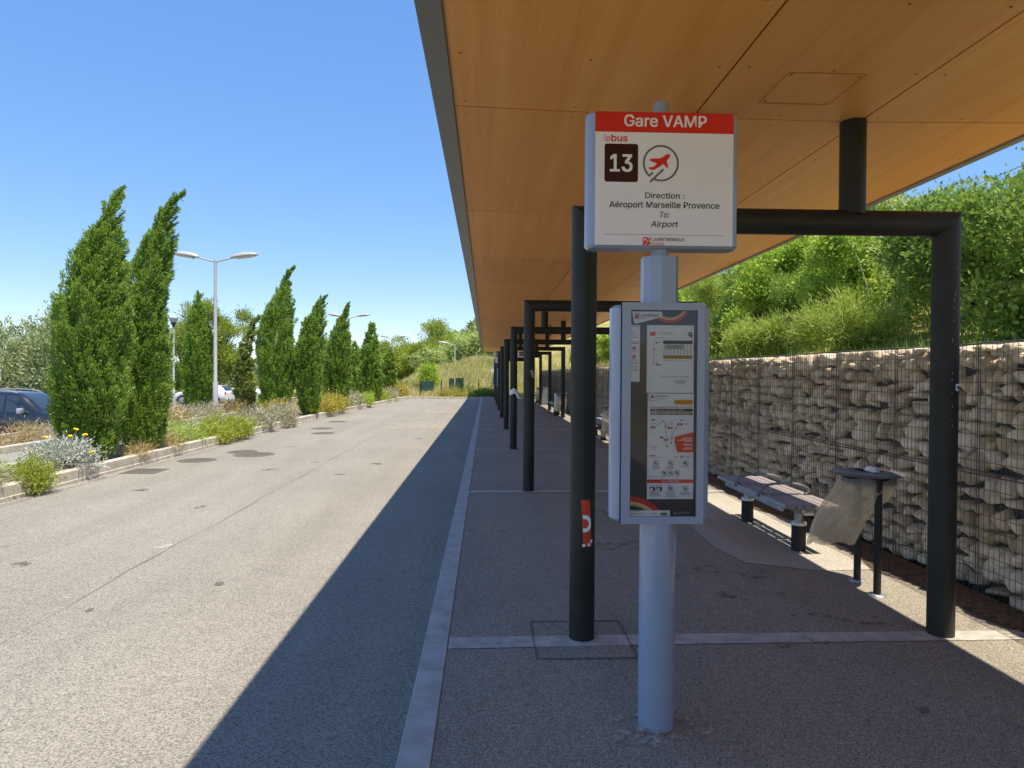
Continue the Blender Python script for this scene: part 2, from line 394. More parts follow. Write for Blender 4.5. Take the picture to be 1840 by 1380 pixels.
gy = axis([-60, -6, 44, 62, 130, 460, 1400], [6, 2, .5, 3, 12, 60])
XX, YY = np.meshgrid(gx, gy); ZZ = ground_z(XX, YY)
far_rough = (np.sin(XX*.09+YY*.05)+np.sin(YY*.07-XX*.04))*1.2*sm(140, 260, YY)
lump = (np.sin(XX*1.3+YY*.7)*np.sin(YY*1.1-XX*.4))*.06*(((YY > 48) & (XX > -9)) | (XX > 5))
ZZ = ZZ+far_rough+lump
nx, ny = len(gx), len(gy)
I = np.arange(nx*ny).reshape(ny, nx)
Q = np.stack([I[:-1, :-1], I[:-1, 1:], I[1:, 1:], I[1:, :-1]], -1).reshape(-1, 4)
tag(np_mesh('ground', np.stack([XX, YY, ZZ], -1).reshape(-1, 3), Q, M['terrain'], smooth=True), kind='structure')

LK = [(-6.42, -12), (-6.42, 20), (-6.34, 25), (-6.12, 31), (-5.75, 38), (-5.35, 44), (-5.15, 47)]   # road edge on the planted side
def lk_x(y):
    return float(np.interp(y, [p[1] for p in LK], [p[0] for p in LK]))
def strip_sheet(name, xl, xr, ys, z, m, kind='structure', nxs=2):
    """a sheet between two edge functions"""
    b = MB(); vs = []; fs = []
    for y in ys:
        a, c = xl(y), xr(y)
        for k in range(nxs): vs.append((a+(c-a)*k/(nxs-1), y, z))
    for i in range(len(ys)-1):
        for k in range(nxs-1): fs.append((i*nxs+k, i*nxs+k+1, (i+1)*nxs+k+1, (i+1)*nxs+k))
    b.add(vs, fs); return tag(b.build(name, m), kind=kind)
ys = list(range(-12, 47))+[46.6]
strip_sheet('road', lk_x, lambda y: -.36, ys, -.15, M['asphalt'])
strip_sheet('gutter', lambda y: lk_x(y), lambda y: lk_x(y)+.17, ys, -.146, M['path'])
b = MB(); b.box(-.215, 3.66, -12, 47.5, -.3, 0); tag(b.build('pavement', M['pave']), kind='structure')
b = MB()                                                             # platform kerb, one-metre stones with open joints
y = -11.4
while y < 47:
    b.bevel_box(-.36, -.217, y, y+.992, -.3, .006, .008); y += 1.0
tag(b.build('platform_kerb', M['kerb_grey']), kind='structure')
b = MB()
for k in range(-2, 9):
    y = 4.0255+k*5.1112
    b.add([(-.213, y-.155, .004), (1.2, y-.12, .004), (3.6, y-.1, .004), (3.6, y+.04, .004), (1.2, y+.035, .004), (-.213, y+.012, .004)], [(0, 1, 2, 3, 4, 5)])
tag(b.build('pavement_joint_strips', M['strip']), kind='structure')
b = MB()                                                             # planter kerb along the road
y = -10.0
while y < 46.4:
    L = 1.0; x0, x1 = lk_x(y), lk_x(y+L-.012)
    for (z0, z1, o, w) in ((-.2, -.085, .0, .16), (-.083, .065, -.012, .15)):
        c = .012
        a = [(x0+o, y, z0), (x0+o, y, z1-c), (x0+o-c, y, z1), (x0+o-w, y, z1), (x0+o-w, y, z0)]
        e = [(x1+o, y+L-.012, z0), (x1+o, y+L-.012, z1-c), (x1+o-c, y+L-.012, z1), (x1+o-w, y+L-.012, z1), (x1+o-w, y+L-.012, z0)]
        b.loft([a, e], smooth=False)
    y += L
tag(b.build('planter_kerb', M['concrete']), kind='structure')
strip_sheet('planting_bed', lambda y: -7.95, lambda y: lk_x(y)-.165, ys, .03, M['soil'])
strip_sheet('path', lambda y: -9.35, lambda y: -7.95, ys, .0, M['path'])
strip_sheet('planting_bed', lambda y: -11.3, lambda y: -9.5, ys, .09, M['soil'])
b = MB()
y = -10.0
while y < 46.4:
    b.bevel_box(-9.5, -9.36, y, y+.99, -.2, .13, .012)
    b.bevel_box(-8.05, -7.93, y, y+.99, -.2, .045, .01); b.bevel_box(-11.42, -11.3, y, y+.99, -1.0, .12, .012); y += 1
tag(b.build('bed_kerb', M['concrete']), kind='structure')
b = MB(); vs = []
yy = [-12, 8, 22, 40, 60, 74]
for y in yy:
    z = float(ground_z(-30, y))+.012; vs += [(-48, y, z), (-12.9, y, z)]
b.add(vs, [(2*i, 2*i+1, 2*i+3, 2*i+2) for i in range(len(yy)-1)])
tag(b.build('car_park', M['carpark']), kind='structure')
b = MB()                                                             # kerb across the far end of the road
xs = np.linspace(-5.3, -.36, 7)
for i in range(6):
    y0 = 46.5+.25*math.sin(i*.9); b.bevel_box(xs[i], xs[i+1]-.012, y0, y0+.14, -.25, .0, .012)
tag(b.build('end_kerb', M['concrete']), kind='structure')

# road markings and wear
b = MB()
for y, x0 in ((21.55, -3.2), (25.85, -3.2), (30.35, -3.1)):
    b.add([(x0, y, -.145), (-.42, y+.1, -.145), (-.42, y+.2, -.145), (x0, y+.11, -.145)], [(0, 1, 2, 3)])
    b.add([(x0+.1, y+.1, -.1445), (x0+.25, y+.1, -.1445), (-1.1, y+1.5, -.1445), (-1.3, y+1.5, -.1445)], [(0, 1, 2, 3)])
tag(b.build('road_marking', M['worn_yellow']), kind='structure')
b = MB()
for x in (-2.95, -2.4, -1.95, -1.5):
    b.add([(x, 22.1, -.1448), (x+.38, 22.15, -.1448), (x+.42, 23.4, -.1448), (x+.05, 23.4, -.1448)], [(0, 1, 2, 3)])
b.add([(-3.3, 6.62, -.1448), (-3.08, 6.6, -.1448), (-3.12, 6.92, -.1448), (-3.29, 6.9, -.1448)], [(0, 1, 2, 3)])
for y in (4.0, 5.2):
    b.add([(-3.26, y, -.1446), (-3.2, y, -.1446), (-3.18, y+.5, -.1446), (-3.25, y+.5, -.1446)], [(0, 1, 2, 3)])
tag(b.build('road_marking', M['worn_white']), kind='structure')
b = MB(); vs = []
sy = np.arange(-8, 45, .5)
for i, y in enumerate(sy):
    x = -3.12+.02*math.sin(y*1.7)+.012*math.sin(y*5.1); w = .004+.003*math.sin(y*2.3); vs += [(x-w, y, -.1455), (x+w, y, -.1455)]
b.add(vs, [(2*i, 2*i+1, 2*i+3, 2*i+2) for i in range(len(sy)-1)])
tag(b.build('road_seam', M['seam']), kind='structure')
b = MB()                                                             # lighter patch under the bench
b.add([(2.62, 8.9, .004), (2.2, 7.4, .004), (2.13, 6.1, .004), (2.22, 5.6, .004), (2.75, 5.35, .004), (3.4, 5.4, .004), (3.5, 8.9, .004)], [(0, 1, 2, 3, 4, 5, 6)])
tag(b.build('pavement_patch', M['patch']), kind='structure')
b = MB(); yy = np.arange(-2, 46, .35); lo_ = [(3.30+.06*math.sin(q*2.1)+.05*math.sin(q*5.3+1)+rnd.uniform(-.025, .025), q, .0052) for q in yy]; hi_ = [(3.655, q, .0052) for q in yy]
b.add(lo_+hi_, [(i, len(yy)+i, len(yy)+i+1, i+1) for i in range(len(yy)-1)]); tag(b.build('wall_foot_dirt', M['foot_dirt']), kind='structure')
b = MB(); n = 46; vs = [(0, 0, .012)]
for ring, (rr, zz) in enumerate(((.1, .012), (.21, .005))):
    for k in range(n):
        t = 2*math.pi*k/n; q = rr*.95*(1+.16*math.sin(2*t+1)+.07*math.sin(5*t)+.12*rnd.random()*ring)
        vs.append((q*math.cos(t)*1.12+.015*ring, q*math.sin(t)*.85-.03*ring, zz))
fs = []
for k in range(n): j = (k+1) % n; fs += [(0, 1+k, 1+j), (1+k, 1+n+k, 1+n+j, 1+j)]
b.add(vs, fs, smooth=True); tag(b.build('concrete_patch', M['repair'], loc=(.787, 3.0, 0)), kind='structure')

def blotches(name, spots, z, m):
    b = MB()
    for i, (x, y, rx, ry) in enumerate(spots):
        n = 14; ph = rnd.uniform(0, 6); vs = []
        for k in range(n):
            t = 2*math.pi*k/n; q = 1+.28*math.sin(2*t+ph)+.2*math.sin(5*t+2*ph)+.12*rnd.uniform(-1, 1); vs.append((x+rx*q*math.cos(t), y+ry*q*math.sin(t), z+(i % 6)*.00008))
        b.add(vs, [tuple(range(n))])
    return tag(b.build(name, m), kind='structure')
blotches('road_stains', [(-3.4, 4.55, .07, .05), (-3.1, 3.9, .06, .05), (-2.2, 5.6, .05, .04), (-4.2, 6.2, .07, .09), (-3.7, 8.8, .06, .08), (-3.9, 12.2, .14, .1), (-3.3, 13.2, .1, .08), (-2.5, 11.6, .1, .08),
    (-2.1, 13.0, .14, .1), (-4.6, 16.0, .16, .1), (-4.1, 17.6, .16, .1), (-1.8, 18, .16, .14), (-5.1, 10.1, .09, .12), (-4.5, 4.9, .2, .18), (-2.9, 5.0, .03, .04)], -.1444, M['road_stain'])
blotches('pavement_stains', [(2.0, 4.75, .35, .16), (2.35, 4.3, .28, .1), (1.7, 5.3, .3, .25), (2.2, 5.25, .2, .1), (1.35, 6.2, .3, .2), (1.9, 3.9, .3, .06), (1.15, 3.4, .03, .02), (1.6, 2.9, .025, .02), (2.1, 3.1, .04, .025), (1.4, 7.6, .25, .3), (.2, 3.2, .02, .018), (.35, 2.85, .03, .02), (1.85, 8.5, .2, .3)], .0046, M['damp_stain'])
def manhole(loc, r, label, squash=1.0):
    t = empty('manhole_cover', loc, label, 'manhole cover', 'manhole covers in the road')
    f = MB(); f.lathe([(r, 0), (r, .005), (r*.9, .007), (r*.9, 0)], n=36, smooth=False, caps=False); f.build('rim', M['iron'], t)
    p = MB(); p.lathe([(r*.885, 0), (r*.885, .006), (0.001, .006)], n=36, smooth=False, caps=False)
    k = int(r/.06)
    for i in range(-k, k+1):
        for j in range(-k, k+1):
            x, y = i*.06, j*.06
            if x*x+y*y < (r*.8)**2: p.box(x-.018, x+.018, y-.018, y+.018, .006, .0095)
    p.build('lid', M['iron'], t)
    return t
z_ = -.149
manhole((-5.73, 13.5, z_), .36, 'round iron manhole cover by itself below the two leaning cypresses')
manhole((-5.36, 14.95, z_), .32, 'round iron cover, farther of the overlapping pair below the yellow-green bush')
manhole((-4.93, 14.45, z_), .42, 'largest round iron cover, nearer of the overlapping pair in the road')
manhole((-4.72, 19.6, z_), .34, 'dark round iron cover in mid road below the grey santolina, nearer of two')
manhole((-5.16, 21.3, z_), .34, 'dark round iron cover below the grey santolina, farther of two')
manhole((-5.35, 24.3, z_), .32, 'small dark round iron cover beside the far kerb stones')
t = empty('drain_grate', (-6.0, 12.0, -.149), 'brown iron drain grate set against the planter kerb', 'drain')
f = MB()
for x0, x1, y0, y1 in ((-.3, .3, -.3, -.25), (-.3, .3, .25, .3), (-.3, -.25, -.25, .25), (.25, .3, -.25, .25)): f.box(x0, x1, y0, y1, 0, .008)
f.build('frame', M['iron'], t); f = MB()
for i in range(9): x = -.22+i*.055; f.box(x-.014, x+.014, -.25, .25, 0, .006)
f.build('grating', M['iron'], t)
t = empty('utility_cover', (.58, 4.0, 0), 'square utility cover with thin metal rim filled with pavement at foot of first post', 'utility cover')
f = MB()
for x0, x1, y0, y1 in ((-.29, .29, -.29, -.283), (-.29, .29, .283, .29), (-.29, -.283, -.283, .283), (.283, .29, -.283, .283)): f.box(x0, x1, y0, y1, .0, .0055)
f.build('rim', M['iron'], t)
f = MB(); f.add([(-.27, -.27, .0025), (.27, -.27, .0025), (.27, .27, .0025), (-.27, .27, .0025)], [(0, 1, 2, 3)]); f.build('infill', M['pave'], t)

# ------------------------------------------------------------------ canopy
CY0, CY1 = -9.86, 47.6
def soffit_z(x): return float(np.interp(x, [-.2, 1.245, 2.27, 3.53], [3.2, 3.16, 3.152, 3.172]))
can = empty('bus_station_canopy', (1.66, 20, 3.15), 'long flat canopy with orange wood panel soffit and grey metal edge', 'canopy')
ox, oy, oz = 1.66, 20, 3.15
b = MB(); sc = MB()
xs = [-.2, 1.245, 2.27, 3.468]; pitch_y = 5.1112/2
ky = -6
while 4.0255+ky*pitch_y < CY1-.1:
    y0, y1 = 4.0255+ky*pitch_y+.007, min(4.0255+(ky+1)*pitch_y-.007, CY1); ky += 1
    for i in range(3):
        a, c = xs[i]+(.007 if i else 0), xs[i+1]-(.007 if i < 2 else 0)
        za, zc = soffit_z(a), soffit_z(c)
        v = [(a, y0, za), (c, y0, zc), (c, y1, zc), (a, y1, za)]
        b.add([(p[0]-ox, p[1]-oy, p[2]-oz) for p in v]+[(p[0]-ox, p[1]-oy, p[2]-oz+.012) for p in v],
              [(0, 3, 2, 1), (0, 1, 5, 4), (1, 2, 6, 5), (2, 3, 7, 6), (3, 0, 4, 7)])
        if y0 < 26:
            nxr = 3
            for ix in range(nxr):
                for yy_ in (y0+.07, y0+.68, y0+1.27, y0+1.88, y1-.07):
                    x = a+.07+(c-a-.14)*ix/(nxr-1)+rnd.uniform(-.006, .006); yv = yy_+rnd.uniform(-.012, .012)
                    z = soffit_z(x)-oz-.0025
                    sc.add([(x-ox+.007*math.cos(t), yv-oy+.007*math.sin(t), z) for t in [k*math.pi/4 for k in range(8)]], [tuple(range(7, -1, -1))])
b.build('soffit', M['wood'], can)
tag(sc.build('screw_heads', M['bark'], can), kind='stuff')
b = MB()                                                             # roof body above the panels
prof = [(-.19, 3.225), (3.46, 3.2), (3.46, 3.5), (1.6, 3.62), (-.30, 3.66)]
b.loft([[(x-ox, CY0-oy, z-oz) for x, z in prof], [(x-ox, CY1-.02-oy, z-oz) for x, z in prof]], smooth=False)
b.build('roof', M['black'], can)
def fascia(prof, name, mt=None):
    b = MB(); y = CY0
    while y < CY1-.1:
        y1 = min(y+2*pitch_y, CY1)-.006
        b.loft([[(x-ox, y-oy, z-oz) for x, z in prof], [(x-ox, y1-oy, z-oz) for x, z in prof]], smooth=False); y += 2*pitch_y
    return b.build(name, mt or M['fascia'], can)
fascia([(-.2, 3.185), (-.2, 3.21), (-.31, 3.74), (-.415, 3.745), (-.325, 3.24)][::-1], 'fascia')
fascia([(3.47, 3.155), (3.555, 3.168), (3.575, 3.3), (3.56, 3.52), (3.47, 3.52)], 'fascia', M['fascia_lit'])
b = MB()                                                             # access hatch
for (x0, x1, y0, y1) in ((1.545, 1.95, 3.39, 3.3925), (1.545, 1.95, 3.7775, 3.78), (1.545, 1.5475, 3.3925, 3.7775), (1.9475, 1.95, 3.3925, 3.7775)):
    z = soffit_z(1.75)-oz; b.box(x0-ox, x1-ox, y0-oy, y1-oy, z-.004, z-.001)
for x, y in ((1.57, 3.42), (1.925, 3.42), (1.57, 3.75), (1.925, 3.75)):
    z = soffit_z(1.75)-oz; b.box(x-.006-ox, x+.006-ox, y-.006-oy, y+.006-oy, z-.004, z-.001)
b.build('access_hatch', M['wood_seam'], can)

# ------------------------------------------------------------------ portal frames
XL, XR, HT, PR = .589, 2.83, 2.615, .077
def pipe(mb, axis_pts, cut0, cut1, n=28):
    """round pipe along x or z with ends cut by functions of the cross-section offset"""
    (kind, c) = axis_pts; rings = []
    for cut in (cut0, cut1):
        ring = []
        for k in range(n):
            t = 2*math.pi*k/n; u, w = PR*math.cos(t), PR*math.sin(t)
            if kind == 'z': ring.append((c+u, w, cut(u)))
            else: ring.append((cut(u), w, c+u))
        rings.append(ring)
    if kind == 'x': rings = [r[::-1] for r in rings]
    mb.loft(rings, smooth=True, caps=True)
mid = (XL+XR)/2; zc = HT-PR
def make_frame():
    t = empty('portal_frame', (mid, 4.0255, 0))
    b = MB(); pipe(b, ('z', XL-mid), lambda u: 0, lambda u: zc-u); b.build('post', M['dark_metal'], t)
    b = MB(); pipe(b, ('z', XR-mid), lambda u: 0, lambda u: zc+u); b.build('post', M['dark_metal'], t)
    b = MB(); pipe(b, ('x', zc), lambda u: XL-mid-u, lambda u: XR-mid+u); b.build('crossbeam', M['dark_metal'], t)
    for X in (1.245, 2.235):
        b = MB(); b.lathe([(PR*.98, HT-.03), (PR*.98, soffit_z(X)+.004)], (X-mid, 0, 0), 28); b.build('stub_column', M['dark_metal'], t)
    b = MB(); b.lathe([(.1, -.012), (.128, -.01), (.128, .01), (.1, .012)], (1.367-mid, 0, zc), 28, smooth=False, ax='x'); b.build('flange', M['dark_metal'], t)
    return t
names = ['dark steel portal frame with orange sticker on its left post, behind the white sign',
         'dark steel portal frame directly behind the one with the orange sticker',
         'dark steel portal frame with white plastic wrapped round its left post',
         'dark steel portal frame just beyond the post with white plastic wrap',
         'dark steel portal frame beside the third bench and white bollard',
         'dark steel portal frame beside the grey cabinet by the stone wall',
         'dark steel portal frame past the grey cabinet at the fourth bench',
         'dark steel portal frame second to last at the far end of the platform',
         'last dark steel portal frame at the far end of the platform']
f0 = make_frame(); frames = []
for k in range(9):
    f = f0 if k == 0 else copy_tree(f0)
    f.location.y = 4.0255+k*5.1112
    tag(f, names[k], 'portal frame', 'steel portal frames carrying the canopy'); frames.append(f)

def on_post(mb, xc, poly, m=0, rot=0, r=PR+.0012):
    """polygon (arc length, z) bent round a post; arc 0 faces the road user (-Y)"""
    vs = [(xc+r*math.sin(a/PR+rot), -r*math.cos(a/PR+rot), z) for a, z in poly]
    mb.add(vs, [tuple(range(len(vs)))], m)
def band(mb, xc, e0, e1, m=0, n=10, rot=0, r=PR+.0012):
    """grid between two edges e0,e1: lists of (a,z)"""
    vs = []; fs = []
    for (a0, z0), (a1, z1) in zip(e0, e1):
        for k in range(n+1):
            a = a0+(a1-a0)*k/n; z = z0+(z1-z0)*k/n
            vs.append((xc+r*math.sin(a/PR+rot), -r*math.cos(a/PR+rot), z))
    for i in range(len(e0)-1):
        for k in range(n): q = i*(n+1)+k; fs.append((q, q+1, q+n+2, q+n+1))
    mb.add(vs, fs, m)
b = MB(); px = XL-mid
zs = np.linspace(.855, .575, 12)
sk = lambda z: (.855-z)*.055
def se(z): return (-.022+sk(z), z)
band(b, px, [(-.020+sk(z), z) for z in zs], [(.034+sk(z), z) for z in zs], 0)
for (r0, r1) in ((.028, .051),):                                     # white ring cut off by the sticker's edge
    vs = []; fs = []; cz = .712; ca = -.004+sk(.712)
    for k in range(25):
        t = -math.pi*.62+k*math.pi*1.24/24
        for r in (r0, r1):
            a = ca+r*.82*math.cos(t); z = cz+r*math.sin(t); a = min(max(a, -.020+sk(z)), .034+sk(z))
            vs.append((px+(PR+.0022)*math.sin(a/PR), -(PR+.0022)*math.cos(a/PR), z))
    for k in range(24): fs.append((2*k, 2*k+1, 2*k+3, 2*k+2))
    b.add(vs, fs, 1)
for a, z in ((-.002, .582), (.03, .585), (.046, .605)):
    band(b, px, [(a-.008, z+.009), (a-.009, z-.008)], [(a+.008, z+.008), (a+.006, z-.009)], 1, 4, r=PR+.0026)
b.build('sticker', [M['orange_red'], M['white']], frames[0])
b = MB(); px = XR-mid
band(b, px, [(.02, 1.555), (.02, 1.515)], [(.06, 1.555), (.06, 1.515)], 0, 6)
band(b, px, [(.034, 1.546), (.027, 1.536), (.036, 1.528), (.03, 1.52)], [(.05, 1.546), (.057, 1.538), (.05, 1.53), (.055, 1.521)], 1, 6, r=PR+.002)
b.build('sticker', [M['white'], M['black']], frames[0])
b = MB(); px = XL-mid
for a0, z0, w, h in ((.02, 1.64, .028, .018), (.035, 1.6, .035, .03), (.045, 1.57, .02, .02)): band(b, px, [(a0, z0+h), (a0-.01, z0), (a0, z0-h)], [(a0+w, z0+h*.4), (a0+w*1.2, z0), (a0+w*.6, z0-h)], 0, 5)
b.build('torn_sticker', M['pale_print'], frames[1])
b = MB(); rg = []
for k in range(9):
    z = 1.17+k*.014; rg.append([(px+(PR+.004+.014*rnd.random())*math.cos(t), (PR+.004+.014*rnd.random())*math.sin(t), z+.02*math.sin(3*t)) for t in [2*math.pi*i/14 for i in range(14)]])
b.loft(rg, smooth=True, caps=False)
b.loft([[(px+.07+.02*j*rnd.random()+.02*math.cos(t), -.06+.02*math.sin(t), 1.2-.03*j) for t in [2*math.pi*i/6 for i in range(6)]] for j in range(5)], smooth=True)
b.build('plastic_wrap', M['paper'], frames[2])

b = MB(); px = XR-mid
for z in np.arange(1.3, 2.5, .04):
    if rnd.random() < .3:
        a = .006+.012*math.sin(z*3)+rnd.uniform(-.003, .003); h = rnd.uniform(.003, .014); band(b, px, [(a-.0015, z+h), (a-.001, z-h)], [(a+.0015, z+h), (a+.001, z-h)], 0, 2, r=PR+.0015)
for X, L_ in ():
    for s in range(4):
        t = .9-.5*s; b.add([(X-mid+.002*s-.004, -(PR+.0015)*math.cos(t), zc+(PR+.0015)*math.sin(t)), (X-mid+.002*s+.004, -(PR+.0015)*math.cos(t), zc+(PR+.0015)*math.sin(t)), (X-mid+.002*s+.003, -(PR+.0015)*math.cos(t-.45), zc+(PR+.0015)*math.sin(t-.45)), (X-mid+.002*s-.002, -(PR+.0015)*math.cos(t-.45), zc+(PR+.0015)*math.sin(t-.45))], [(0, 1, 2, 3)])
tag(b.build('bird_droppings', M['pale_print'], frames[0]), kind='stuff')

# ------------------------------------------------------------------ lettering
FONT = None
try:
    FONT = bpy.data.fonts.load(os.path.join(bpy.utils.system_resource('DATAFILES', path='fonts'), 'Inter.woff2'))
except Exception: FONT = None
_tc = {}
def text_geo(s):
    """flat outline of a string: every outer contour with the counters inside it is filled by itself"""
    if s in _tc: return _tc[s]
    c = bpy.data.curves.new('lettering', 'FONT'); c.body = s
    if FONT: c.font = FONT
    o = bpy.data.objects.new('lettering', c); col.objects.link(o)
    dg = bpy.context.evaluated_depsgraph_get(); dg.update()
    cu = o.evaluated_get(dg).to_curve(dg)
    loops = []
    for sp in cu.splines:
        pts = []
        if sp.type == 'BEZIER':
            bp = sp.bezier_points; n = len(bp)
            for i in range(n):
                p, q = bp[i], bp[(i+1) % n]
                straight = (p.handle_right-p.co).cross(q.co-p.co).length < 1e-7 and (q.handle_left-q.co).cross(q.co-p.co).length < 1e-7
                if straight: pts.append((p.co.x, p.co.y))
                else: pts += [(v.x, v.y) for v in geometry.interpolate_bezier(p.co, p.handle_right, q.handle_left, q.co, 5)[:-1]]
        else: pts = [(p.co.x, p.co.y) for p in sp.points]
        if len(pts) > 2: loops.append(pts)
    o.to_curve_clear(); o.evaluated_get(dg).to_curve_clear()
    bpy.data.objects.remove(o); bpy.data.curves.remove(c)
    area = lambda P: sum(P[i-1][0]*P[i][1]-P[i][0]*P[i-1][1] for i in range(len(P)))/2
    def inside(pt, P):
        r = False
        for i in range(len(P)):
            (x0, y0), (x1, y1) = P[i-1], P[i]
            if (y0 > pt[1]) != (y1 > pt[1]) and pt[0] < (x1-x0)*(pt[1]-y0)/(y1-y0)+x0: r = not r
        return r
    v, f = [], []
    if loops:
        sign = area(max(loops, key=lambda P: abs(area(P)))) > 0
        outs = [P for P in loops if (area(P) > 0) == sign]; holes = [P for P in loops if (area(P) > 0) != sign]
        for P in outs:
            grp = [P]+[H for H in holes if inside(H[0], P)]
            flat = [p for g_ in grp for p in g_]; b_ = len(v)
            v += [(p[0], p[1], (outs.index(P) % 3)*.00003) for p in flat]
            for t3 in geometry.tessellate_polygon([[Vector((p[0], p[1], 0)) for p in g_] for g_ in grp]):
                q = [flat[i] for i in t3]
                if (q[1][0]-q[0][0])*(q[2][1]-q[0][1])-(q[2][0]-q[0][0])*(q[1][1]-q[0][1]) < 0: t3 = t3[::-1]
                f.append(tuple(b_+i for i in t3))
    _tc[s] = (v, f); return v, f
def put_text(mb, s, x0, x1, z0, z1, y, m=0, bold=0.0, italic=0.0):
    """fit string s in x0..x1; the letters' full height spans z0..z1; heavier weights are built up from shifted layers"""
    v, f = text_geo(s)
    if not v: return
    ax0 = min(p[0] for p in v); ax1 = max(p[0] for p in v); az0 = min(p[1] for p in v); az1 = max(p[1] for p in v)
    e = bold*(z1-z0)*1.1
    sx = (x1-x0-2*e)/(ax1-ax0); sz = (z1-z0-1.2*e)/(az1-az0)
    sh = [(0, 0)] if not bold else [(-1, .6), (1, -.6), (-1, -.6), (1, .6), (0, 0), (-.5, 0), (.5, 0)]
    for i, (dx, dz) in enumerate(sh):
        mb.add([(x0+e+(p[0]-ax0)*sx+italic*((p[1]-az0)*sz)+dx*e, y-i*.00012-p[2], z0+.6*e+(p[1]-az0)*sz+dz*e) for p in v], f, m)
def rrect(x0, x1, z0, z1, r, n=5):
    out = []
    for cx, cz, a in ((x1-r, z0+r, -90), (x1-r, z1-r, 0), (x0+r, z1-r, 90), (x0+r, z0+r, 180)):
        for k in range(n+1): t = math.radians(a+90*k/n); out.append((cx+r*math.cos(t), cz+r*math.sin(t)))
    return out

def logo(mb, x0, x1, z0, z1, y, m, k=1.0):
    """twin-loop ribbon emblem over two feet"""
    w = x1-x0; h = z1-z0
    P = lambda u, v: (x0+u*w, z0+v*h)
    th = .13
    def stroke(pts, wd):
        pts = [Vector((*P(*p), 0)) for p in pts]; W = wd*h
        for a, c in zip(pts[:-1], pts[1:]):
            d = (c-a).normalized(); n_ = Vector((-d.y, d.x, 0))*W/2; e = d*W*.35
            q = [a-n_-e, c-n_+e, c+n_+e, a+n_-e]; mb.add([(p.x, y, p.y) for p in q], [(0, 1, 2, 3)], m)
    stroke([(.06, .5), (.06, .85), (.16, .96), (.42, .96), (.5, .85), (.5, .62), (.4, .5), (.06, .5)], .15)
    stroke([(.5, .85), (.58, .95), (.66, .8), (.72, .62), (.8, .6), (.88, .75), (.94, .98)], .15)
    stroke([(.04, .2), (.25, .3), (.5, .36), (.96, .34)], .2)
    stroke([(.06, .1), (.22, .08), (.3, .25)], .18); stroke([(.5, .1), (.66, .06), (.74, .25)], .18); stroke([(.94, .34), (.84, .1)], .14)

